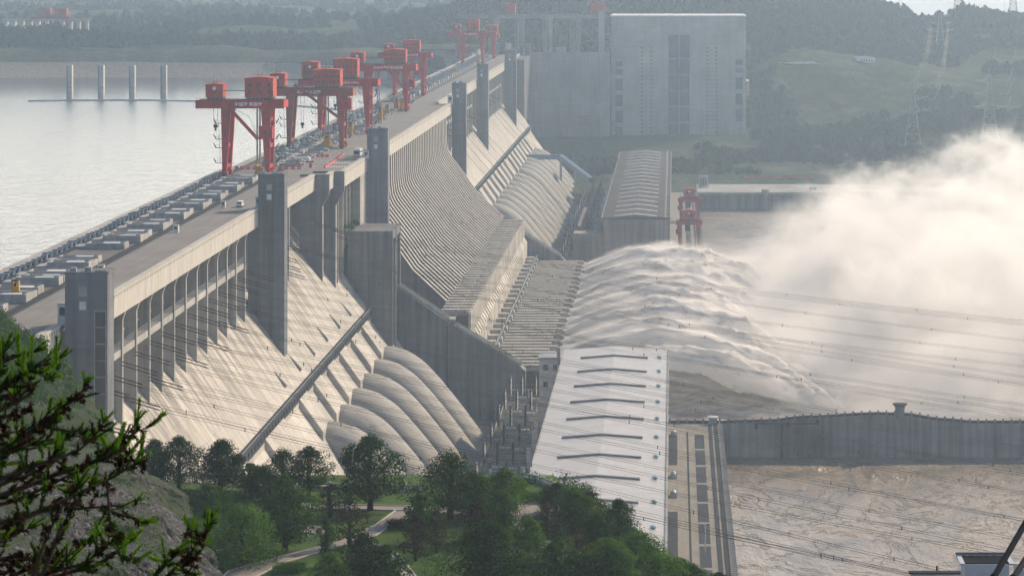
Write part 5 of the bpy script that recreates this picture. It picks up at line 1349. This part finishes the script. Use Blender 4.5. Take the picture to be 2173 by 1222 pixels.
path('d', [(640,1070),(865,1074),(990,1082),(990,1092),(865,1084),(640,1078)], 'narrow paved path along the back of the garden')
path('e', [(1080,1066),(1168,1067),(1192,1078),(1180,1092),(1100,1096),(1070,1086)], 'small paved terrace near the balustrade')
path('f', [(1097,1094),(1150,1146),(1215,1163),(1290,1214),(1262,1226),(1190,1178),(1125,1152),(1080,1100)], 'paved path curving down the right of the garden')
path('g', [(270,1006),(500,1016),(700,1030),(700,1040),(500,1028),(270,1016)], 'pale road along the far edge of the garden', False)
path('h', [(400,1222),(440,1170),(470,1165),(450,1226)], 'grey stone steps below the cliff', False)
def balustrade(pxs, label):
    pts = [Vector(P(u, v, 185)) for u, v in pxs]; t = thing('balustrade', label, 'railing', tuple(pts[0]))
    r_ = MB(); ps = []
    for a, b in zip(pts, pts[1:]):
        L = (b-a).length; n = max(1, int(L/2.0))
        for i in range(n): ps.append(a+(b-a)*(i/n))
        for z, h in ((1.05,.22),(.35,.5)): r_.beam(a+Vector((0,0,z)), b+Vector((0,0,z)), .16, h)
    r_.build('rail_panel', STEEL, t)
    for p in ps+[pts[-1]]: MB().box(p.x-.16,p.x+.16,p.y-.16,p.y+.16,184.9,186.45).build('post', LID, t)
balustrade([(640,1036),(700,1040),(800,1043),(890,1043)], 'grey stone balustrade seen between the big tree and the dark tree')
balustrade([(1040,1014),(1111,1018),(1140,1024),(1170,1035),(1192,1052)], 'curved grey stone balustrade at the garden corner by the white roof')
# ------------------------------------------------------------------ trees
LDARK = leaf_mat('leaves_dark', (.005,.015,.006), (.036,.078,.016), sc=.8, trans=.2)
LMID = leaf_mat('leaves_mid', (.010,.03,.008), (.06,.125,.02), sc=.8, trans=.22)
LBRI = leaf_mat('leaves_bright', (.012,.038,.008), (.11,.21,.025), sc=.9, trans=.3)
LRED = leaf_mat('leaves_russet', (.018,.02,.012), (.06,.045,.026), sc=.8, trans=.2)
BARK = plain('bark', (.05,.04,.032), .9, var=.35, sc=3)
def leaf_cloud(m, c, r, rz, n, s, rr, shell=.55):
    for _ in range(n):
        d = Vector((rr.gauss(0,1), rr.gauss(0,1), rr.gauss(0,1))).normalized(); q = shell+(1-shell)*rr.random()**.6
        p = Vector((c[0]+d.x*r*q, c[1]+d.y*r*q, c[2]+d.z*rz*q)); a = Vector((rr.gauss(0,1),rr.gauss(0,1),rr.gauss(0,.7))).normalized(); b = a.cross(d+Vector((0,0,.3))).normalized()
        a = b.cross(a.cross(b)).normalized() if b.length else a
        w_ = s*rr.uniform(.6,1.2); up = d.cross(b).normalized() if b.length>.1 else Vector((0,0,1))
        m.add([p-b*w_*.5, p+up*w_*.25+b*0, p+b*w_*.5, p-up*w_*.35],[(0,1,2,3)])
def tree(label, mat, H, W, seed, n_cl=22, n_leaf=300, s=.36, trunk=.28, sparse=1.0, crown_low=.10, spiky=False):
    rr = random.Random(seed); t = thing('tree', label, 'tree', (0,0,0))
    tm = MB(); hz = H*.55
    tm.tube([(0,0,-.3),(rr.uniform(-.1,.1),0,H*.2),(rr.uniform(-.3,.3),rr.uniform(-.2,.2),H*.45),(rr.uniform(-.3,.3),0,H*.75)],[W*.035+.06,W*.028+.05,W*.02+.04,.05],7)
    cl = []
    n_cl = int(n_cl*1.7); n_leaf = int(n_leaf*.62)
    for i in range(n_cl):
        f = (i+.5)/n_cl; zz = H*(crown_low+(1-crown_low)*(.08+.84*f)); prof = math.sin(math.pi*min(1,.18+f*.86))**.7
        a = i*2.4+rr.uniform(-.4,.4); rad = W/2*prof*rr.uniform(.2,.86)
        c = (math.cos(a)*rad, math.sin(a)*rad, zz+rr.uniform(-.4,.4)); cr = W*rr.uniform(.11,.19)*(1.25 if f<.8 else .95)
        cl.append((c, cr))
        if i%2 == 0: tm.tube([(0,0,zz*.55),(c[0]*.5,c[1]*.5,zz*.8),(c[0]*.9,c[1]*.9,c[2])],[.11,.07,.03],5)
    tm.build('trunk', BARK, t, smooth=True)
    m = MB()
    for c, cr in cl: leaf_cloud(m, c, cr, cr*rr.uniform(.65,.9)*(1.5 if spiky else 1), int(n_leaf*sparse), s, rr)
    m.build('crown', mat, t)
    return t
KINDS = {}
def proto(key, *a, **k): 
    t = tree('tree', *a, **k); t.location = (0,0,0); KINDS[key] = t; return t
proto('dark1', LDARK, 11, 9, 1); proto('dark2', LDARK, 9, 8.5, 2, n_cl=26); proto('dark3', LDARK, 10, 11, 3, n_cl=30, n_leaf=210)
proto('mid1', LMID, 9, 8.5, 4, n_cl=28, n_leaf=230); proto('mid2', LMID, 6, 5, 5, n_cl=16, n_leaf=170)
proto('bri1', LBRI, 6.5, 7, 6, n_cl=22, n_leaf=210, crown_low=.1); proto('bri2', LBRI, 8, 10, 7, n_cl=30, n_leaf=230, crown_low=.05)
proto('red1', LRED, 7, 5.5, 8, n_cl=18, n_leaf=90, s=.3); proto('slim', LMID, 8, 3.6, 9, n_cl=16, n_leaf=110, spiky=True)
proto('dark4', LDARK, 10, 9, 10, n_cl=34, n_leaf=200, crown_low=.04)
BASE = {'dark1':(11,9),'dark2':(9,8.5),'dark3':(10,11),'mid1':(9,8.5),'mid2':(6,5),'bri1':(6.5,7),'bri2':(8,10),'red1':(7,5.5),'slim':(8,3.6),'dark4':(10,9)}
TREES = [
 ('dark2',328,1033,98,78,'dark tree at the left edge of the garden road, nearest the cliff'),
 ('dark1',380,1036,112,92,'dark loose topped tree second along the garden road from the cliff'),
 ('dark2',468,1042,106,100,'dense dark round tree below the foot of the slope walkway'),
 ('mid2',532,1052,72,62,'small dark tree just right of the dense round one under the walkway'),
 ('dark3',600,1040,84,86,'dark tree left of the spiky topped one at the back of the garden'),
 ('dark1',655,1052,106,92,'dark spiky topped tree standing before the lower slope of the dam'),
 ('dark1',785,1082,160,132,'tallest dark tree of the garden, standing against the pale penstocks'),
 ('dark3',955,1098,132,156,'broad dark tree in the centre, at the feet of the penstocks'),
 ('bri1',1070,1082,86,90,'bright green round tree touching the broad dark one'),
 ('mid1',604,1168,146,136,'large round mid green tree beside the short paved path'),
 ('bri2',513,1200,120,144,'big pale green spreading tree next to the cliff foot'),
 ('mid2',893,1152,110,68,'upright fresh green young tree right of the path fork'),
 ('slim',692,1200,100,44,'slender light tree standing alone by the central path'),
 ('red1',742,1158,104,74,'russet bare looking tree left of the path fork'),
 ('red1',700,1098,70,80,'purplish thicket tree under the tallest tree'),
 ('dark4',770,1262,134,96,'dark narrow tree at the bottom edge between the two paths'),
 ('mid2',818,1262,110,84,'mid green tree at the bottom edge, touching the dark narrow tree'),
 ('bri1',700,1246,74,70,'small round green tree rising from the bottom edge'),
 ('red1',882,1190,100,60,'thin russet tree with a leaning stem on the central lawn'),
 ('red1',925,1172,90,60,'thin reddish tree just right of the leaning one'),
 ('dark4',1032,1268,160,150,'very dark dense tree rising from the bottom edge near the centre'),
 ('mid1',1065,1140,92,88,'dark green tree between the broad dark tree and the terrace'),
 ('red1',1010,1150,84,80,'russet tree beside the broad dark tree, lower on the lawn'),
 ('bri1',1120,1180,84,66,'pale green tree between the dark dense tree and the curving path'),
 ('mid1',1215,1128,104,110,'dark leafy tree at the garden corner right of the balustrade'),
 ('red1',1250,1110,86,80,'russet topped tree against the lower edge of the white roof'),
 ('red1',1160,1140,70,72,'reddish tree beside the paved terrace'),
 ('red1',1225,1206,110,94,'loose russet tree near the curving path, right lower garden'),
 ('mid2',1180,1262,120,100,'mid green tree at the bottom edge below the curving path'),
 ('bri1',1110,1270,96,90,'pale green tree at the bottom edge right of the dark dense one'),
 ('dark1',1312,1150,116,84,'tree with open drooping boughs cut out against the white roof'),
 ('dark2',1268,1160,84,80,'dark tree left of the one with drooping boughs'),
 ('bri2',1352,1208,118,140,'bright yellow green spreading tree below the white roof corner'),
 ('bri2',1400,1262,126,150,'bright yellow green tree at the bottom edge below the tailrace deck'),
 ('mid1',1300,1262,120,110,'mid green tree at the bottom edge left of the yellow green pair'),
 ('mid1',1472,1258,88,84,'mid green tree at the end of the tailrace deck'),
 ('dark3',560,1060,70,90,'dark leafy tree filling the gap behind the large round tree'),
 ('mid1',440,1090,60,80,'mid green bushy tree below the garden road, left of the round tree'),
 ('bri1',360,1120,60,90,'pale bushy tree at the cliff foot, upper one'),
 ('bri1',400,1180,80,100,'pale bushy tree at the cliff foot, lower one'),
 ('dark1',1180,1086,62,70,'dark tree just inside the curved balustrade'),
 ('mid1',1010,1100,90,90,'mid green tree pressed against the broad dark one'),
 ('dark4',1240,1262,110,120,'dark tree at the bottom edge beside the curving path'),
 ('bri1',1290,1215,90,110,'fresh green tree left of the yellow green pair'),
 ('dark2',1440,1230,70,90,'dark green tree tucked between the yellow green tree and the deck'),
 ('dark2',1526,1262,74,66,'last small dark tree at the lower right end of the garden'),
]
used = set()
for key, u, v, hp, wp, lab in TREES:
    z = 185.0
    if u > 1300: z = 184.0
    x, y, z = P(u, v, z); H, W = BASE[key]
    if u > 1190: hp *= .80; wp *= .9
    if u > 1330: hp *= .8; v += 14
    sh = hp*y/F/H*1.04; sw = wp*y/F/W*1.32
    if key not in used: o = KINDS[key]; used.add(key); o.location = (x,y,z)
    else: o = copy_tree(KINDS[key], loc=(x,y,z))
    o.rotation_euler = (0,0,(u*1.7)%6.28); o.scale = (sw,sw,sh); o['label'] = lab
# trimmed hedges
def hedge(u, v, wp, hp, mat, label):
    x, y, z = P(u, v, 185); w_ = wp*y/F; h = hp*y/F; rr = random.Random(u); m = MB()
    for i in range(int(w_*1.2)+2):
        for j in range(3): leaf_cloud(m, (x-w_/2+(i+.5)*w_/(int(w_*1.2)+2), y+j*1.1, 185+h*.45), .75, h*.5, 110, .25, rr, .3)
    o = settle(m, 'hedge', mat, label, 'hedge'); return o
hedge(612,1216,64,22,LBRI,'low bright green trimmed hedge by the lower path'); hedge(843,1122,42,22,LRED,'dark purple clipped hedge at the path fork')
hedge(1150,1068,90,26,LMID,'green hedge inside the curved balustrade'); hedge(360,1062,110,24,LRED,'brownish hedge below the garden road'); hedge(470,1068,110,26,LMID,'mixed hedge below the dark round tree')
# undergrowth below the cliff and on the near hill
def undergrowth(name, mat, n, pick, s, label, cl=46):
    rr = random.Random(hash_name(name)); m = MB()
    for _ in range(n):
        p = pick(rr); r = rr.uniform(.7,1.7)*(1+max(0,(p[1]-430))/220); leaf_cloud(m, (p[0],p[1],p[2]+r*.3), r, r*.8, cl, s*(1+max(0,(p[1]-430))/300), rr, .3)
    m.build(name, mat, kind='stuff', label=label, cat='undergrowth')
def pk1(r):
    while True:
        u, v = r.uniform(300,500), r.uniform(1050,1235)
        if u > 318+(v-1050)*.22 and u < 500-(v-1050)*.25: x,y,z = P(u,v,185); return (x,y,gz(x,y))
undergrowth('undergrowth', LMID, 520, pk1, .34, 'thick green undergrowth between the cliff and the garden trees')
def pk2(r):
    v = 640+abs(r.gauss(0,1))*120; f = r.uniform(.3,1.12)
    if v > 985: v = r.uniform(660,960)
    return tuple(cliff_pt(v, f))
undergrowth('hill_bushes', LMID, 620, pk2, .46, 'bushes covering the near hill above the cliff', 60)
def pk3(r): return tuple(cliff_pt(r.uniform(960,1260), (1-abs(r.gauss(0,.3)))))
undergrowth('cliff_bushes', LMID, 60, pk3, .3, 'scattered bushes clinging to the rock cliff', 40)
def pk4(r):
    x = r.uniform(-30,30); y = r.uniform(385,484); x = gx(y)+r.uniform(-6,9); return (x,y,gz(x,y))
undergrowth('edge_bushes', LMID, 300, pk4, .34, 'bushes along the right edge of the garden')
def pk5(r):
    x,y,z = P(r.uniform(880,1330), r.uniform(1100,1240), 185); return (x,y,z)
undergrowth('garden_scrub', LMID, 260, pk5, .3, 'low scrub scattered under the lower garden trees')
# bush on the junction block
m = MB(); rr = random.Random(5)
for q in range(12): leaf_cloud(m, (-138+rr.uniform(-1.5,3.5), 1232+rr.uniform(-2,26), 157.6+rr.uniform(0,1.4)), 1.8, 1.3, 60, .8, rr, .3)
settle(m, 'bush', LMID, 'green bush growing on top of the concrete junction block', 'bush')
m = MB()
for q in range(7): leaf_cloud(m, (-134+rr.uniform(-1.5,1.5), 1226.5, 131+rr.uniform(-1.5,2)), 1.5, 1.3, 50, .7, rr, .3)
settle(m, 'bush', LDARK, 'dark bush low on the face of the junction block', 'bush')
# ------------------------------------------------------------------ flat roofed house at the lower right
hb2 = thing('roof_hut', 'blue white tiled hut with an open roof, its inner shade painted dark, at the bottom right corner', 'building', P(2090,1222,Y=150)[:2]+(236,))
TILE = plain('pale_blue_tiles', (.42,.47,.55), .6, var=.12, sc=2)
def b2(u0,u1,v0,v1,y0,y1):
    a = P(u0,v0,Y=y0); b = P(u1,v1,Y=y0); return (a[0],b[0],y0,y1,b[2],a[2])
x0,x1,_,_,z0,z1 = b2(2048,2142,1197,1400,148,148)
MB().box(x0,x1,148,150.2,z0,z1).build('wall', TILE, hb2)
MB().box(x0-.25,x0,148,150.2,z1-.05,z1+.05).box(x1,x1+.25,148,150.2,z1-.05,z1+.05).box(x0-.25,x1+.25,150,150.25,z1-.05,z1+.12).build('roof_kerb', TILE, hb2)
MB().box(x0,x1,148.1,150,z1,z1+.04).build('roof', POLE, hb2)  # dark flat sheet, painted as the shadowed open interior
m = MB()
for i in range(5): m.box(x0+.25+i*.4,x0+.33+i*.4,149.94,150.0,z1+.02,z1+.10)
m.build('drain_slot', LID, hb2)
MB().box(x0-.28,x1+.28,149.98,150.28,z1+.12,z1+.16).build('coping', STEELD, hb2)
lw = thing('parapet_house', 'blue white tiled lower house behind a thin dark coping at the bottom right', 'building', P(2000,1222,Y=152)[:2]+(236,))
a = P(1933,1217,Y=152); b = P(2050,1217,Y=152)
MB().box(a[0],b[0],152,152.4,232,a[2]).build('wall', TILE, lw); MB().box(a[0]-.1,b[0],151.9,152.5,a[2],a[2]+.07).build('coping', STEELD, lw)
c = P(1988,1214,Y=153); MB().tube([(c[0],153,c[2]),(c[0],153,c[2]+.35)],.05,8).build('vent_pipe', STEELD, lw)
a = P(2150,1192,Y=151); MB().box(a[0],a[0]+4,150.6,151,232,a[2]).build('wall', TILE, lw)
for k,(p,q,lab) in enumerate([((2108,1226),(2190,1085),'thick dark grey slanting pole at the bottom right corner, the upper one'),((2150,1226),(2190,1165),'dark grey slanting pole at the bottom right corner, the lower one')]):
    a = P(*p, Y=120); b = P(*q, Y=124)
    settle(MB().tube([a,b],.13,10).tube([a,tuple(Vector(a)*.97+Vector(b)*.03)],.17,10), 'slanting_pole', POLE, lab, 'pole')
# ------------------------------------------------------------------ fir boughs close to the camera
NBR = leaf_mat('needles_bright', (.03,.085,.01), (.13,.25,.025), sc=30, trans=.35)
NDK = leaf_mat('needles_dark', (.008,.018,.006), (.03,.06,.012), sc=30, trans=.2)
BRN = leaf_mat('dead_needles', (.012,.007,.005), (.045,.025,.016), sc=30)
fir = thing('fir_tree', 'dark fir boughs with bright green tips reaching in at the lower left', 'tree', (-3.4,9.0,262))
MB().tube([(-3.4,9,258),(-3.35,9,266),(-3.3,9.05,272)],[.16,.13,.08],10).build('trunk', BARK, fir, smooth=True)
rf = random.Random(21)
def needles(m, p, d, L, n, nl, w_, rr, spread=.75):
    d = d.normalized(); a = d.cross(Vector((0,1,.2))).normalized(); b = d.cross(a)
    for i in range(n):
        q = p+d*(L*(i+rr.random())/n); t = rr.uniform(0,6.28); o = (a*math.cos(t)+b*math.sin(t)); e = (o*spread+d*.8).normalized()*nl*rr.uniform(.7,1.15)
        s = e.cross(o+d*.3).normalized()*w_
        m.add([q-s, q+s, q+e*.6+s*.8, q+e, q+e*.6-s*.8],[(0,1,2,3,4)])
def shoot(mt, mn, p, d, L, rr, dense=1.0):
    mt.tube([tuple(p), tuple(p+d*L)],[.0028,.0015],5)
    needles(mn, p, d, L, int(44*L/.07*dense), .0155, .0016, rr, .65)
BR = [ # (polyline px, depth, woody radius, [tip directions])
 ([(-60,1010),(20,955),(60,925),(100,890),(135,862),(168,842),(181,818)],9.0,.0095),
 ([(-60,1075),(60,1030),(120,1005),(170,990),(225,968),(262,935),(286,900)],8.8,.010),
 ([(-60,1125),(60,1095),(130,1065),(190,1035),(240,1012),(285,985)],8.7,.009),
 ([(80,1250),(105,1180),(130,1120),(155,1075),(190,1030)],8.6,.009),
 ([(-60,870),(10,820),(50,790),(85,775),(118,768)],9.3,.009),
 ([(-60,900),(0,870),(40,850),(70,832),(60,800)],9.2,.010),
 ([(225,1000),(232,1080),(236,1125),(256,1146)],8.6,.005),
 ([(330,1250),(385,1190),(412,1165),(435,1135),(446,1102)],9.4,.008),
 ([(60,1250),(140,1215),(200,1200),(240,1175),(268,1150)],8.9,.008),
 ([(-60,1160),(20,1140),(60,1120)],9.2,.008),
 ([(-60,960),(10,940),(70,940),(150,925),(190,925)],9.1,.008),
 ([(100,905),(150,915),(180,922)],9.0,.006),
 ([(205,975),(250,940),(290,915),(318,905)],8.85,.006),
 ([(-60,1200),(30,1180),(80,1190),(110,1235)],9.0,.009),
 ([(150,1080),(215,1075),(262,1092),(300,1108)],8.75,.005),
 ([(-40,800),(5,770),(12,735)],9.3,.006),
]
for pl, Y, rad in list(BR):
    if pl[0][0] < 0 or pl[0][1] > 1200:
        for _ in range(2):
            du, dv, sc_ = rf.uniform(-30,10), rf.uniform(-38,38), rf.uniform(.55,.9)
            BR.append(([(pl[0][0]+(u-pl[0][0])*sc_+du, pl[0][1]+(v-pl[0][1])*sc_+dv) for u, v in pl], Y+rf.uniform(-.5,.5), rad*.8))
def at(u, v, Y): return Vector(P(u, v, Y=Y))
mb_t = MB(); mg = MB(); md = MB(); mbn = MB()
for pl, Y, rad in BR:
    pts = [at(u, v, Y+rf.uniform(-.06,.06)) for u, v in pl]; n = len(pts)
    b = MB().tube([tuple(p) for p in pts], [rad*(1-.75*i/(n-1)) for i in range(n)], 7); b.build('bough', BARK, fir, smooth=True)
    tot = sum((q-p).length for p, q in zip(pts, pts[1:])); acc = 0
    for p, q in zip(pts, pts[1:]):
        L = (q-p).length; k = max(1, int(L/.018)); d = (q-p).normalized()
        for i in range(k):
            c = p+(q-p)*(i+rf.random())/k; f = (acc+L*i/k)/tot
            if rf.random() < .8: needles(mbn if rf.random() < .72 else md, c, (d+Vector((rf.uniform(-1,1),rf.uniform(-.6,.6),rf.uniform(-1,1)))*.9), .022, 20, .018, .0022, rf, 1.2)
            if rf.random() < .42:
                e = (d*.6+Vector((rf.uniform(-.8,.8),rf.uniform(-.5,.5),rf.uniform(-.4,1.0)))).normalized(); LL = rf.uniform(.03,.075)
                mb_t.tube([tuple(c),tuple(c+e*LL)],[.0035,.002],5); needles(md if rf.random()<.75 else mbn, c, e, LL, 36, .016, .0017, rf)
                if rf.random() < .3+.35*f: shoot(mb_t, mg, c+e*LL, (e+Vector((0,0,.35))).normalized(), rf.uniform(.02,.045), rf, 1.4)
        acc += L
    for _ in range(3):
        e = (pts[-1]-pts[-2]).normalized()+Vector((rf.uniform(-.6,.6),0,rf.uniform(-.2,.7))); shoot(mb_t, mg, pts[-1], e.normalized(), rf.uniform(.035,.07), rf, 1.5)
for (u, v, a, b) in [(40,770,-2,-60),(65,775,3,-62),(0,790,0,-60),(48,790,4,-48),(110,800,6,-60),(90,790,30,-20),(100,800,28,-2),(120,775,0,-60),(245,955,20,-58),(262,950,30,-40),(300,960,4,-40),(275,960,28,-30),(230,960,-14,-35),(262,975,20,-20),(0,1010,-4,-30),(20,1010,30,-22),(5,985,40,-4),(260,1180,-24,-28),(262,1185,4,-40),(275,1185,26,-30),(290,1190,30,-20),(350,1185,-6,-40),(365,1175,34,-26),(360,1195,-40,-12),(180,930,24,-18),(185,920,20,6),(145,1190,30,-28),(440,1115,2,-32),(448,1110,14,-14),(10,1150,14,-30),(250,1150,20,-2),(255,1075,40,-18),(290,1065,14,-20)]:
    p = at(u, v, 8.9+rf.uniform(-.3,.3)); q = at(u+a, v+b, 8.9); d = (q-p); L = d.length; d.normalize()
    shoot(mb_t, mg, p, d, L, rf, 1.5); needles(md, p-d*.02, d, .03, 30, .02, .002, rf, 1.1)
for (u, v) in [(172,843),(136,870),(88,905),(52,925),(10,900),(20,850),(40,880),(62,870),(215,965),(250,985),(280,985),(200,1040),(150,1075),(120,1085),(60,1060),(20,1050),(430,1142),(405,1180),(395,1190),(230,1190),(30,1180),(20,1215),(60,1210),(190,1205),(170,1160),(90,1130),(40,1110),(300,990),(262,965),(75,1010),(105,1030)]:
    c = at(u, v, 8.95+rf.uniform(-.2,.2))
    for _ in range(7): needles(mbn, c+Vector((rf.uniform(-1,1),rf.uniform(-1,1),rf.uniform(-1,1)))*.014, Vector((rf.uniform(-1,1),rf.uniform(-1,1),rf.uniform(-1,1))), .014, 16, .014, .0024, rf, 1.3)
md.add(mb_t.v, mb_t.f); mg.build('young_needles', NBR, fir); md.build('old_needles', NDK, fir); mbn.build('brown_needles', BRN, fir)
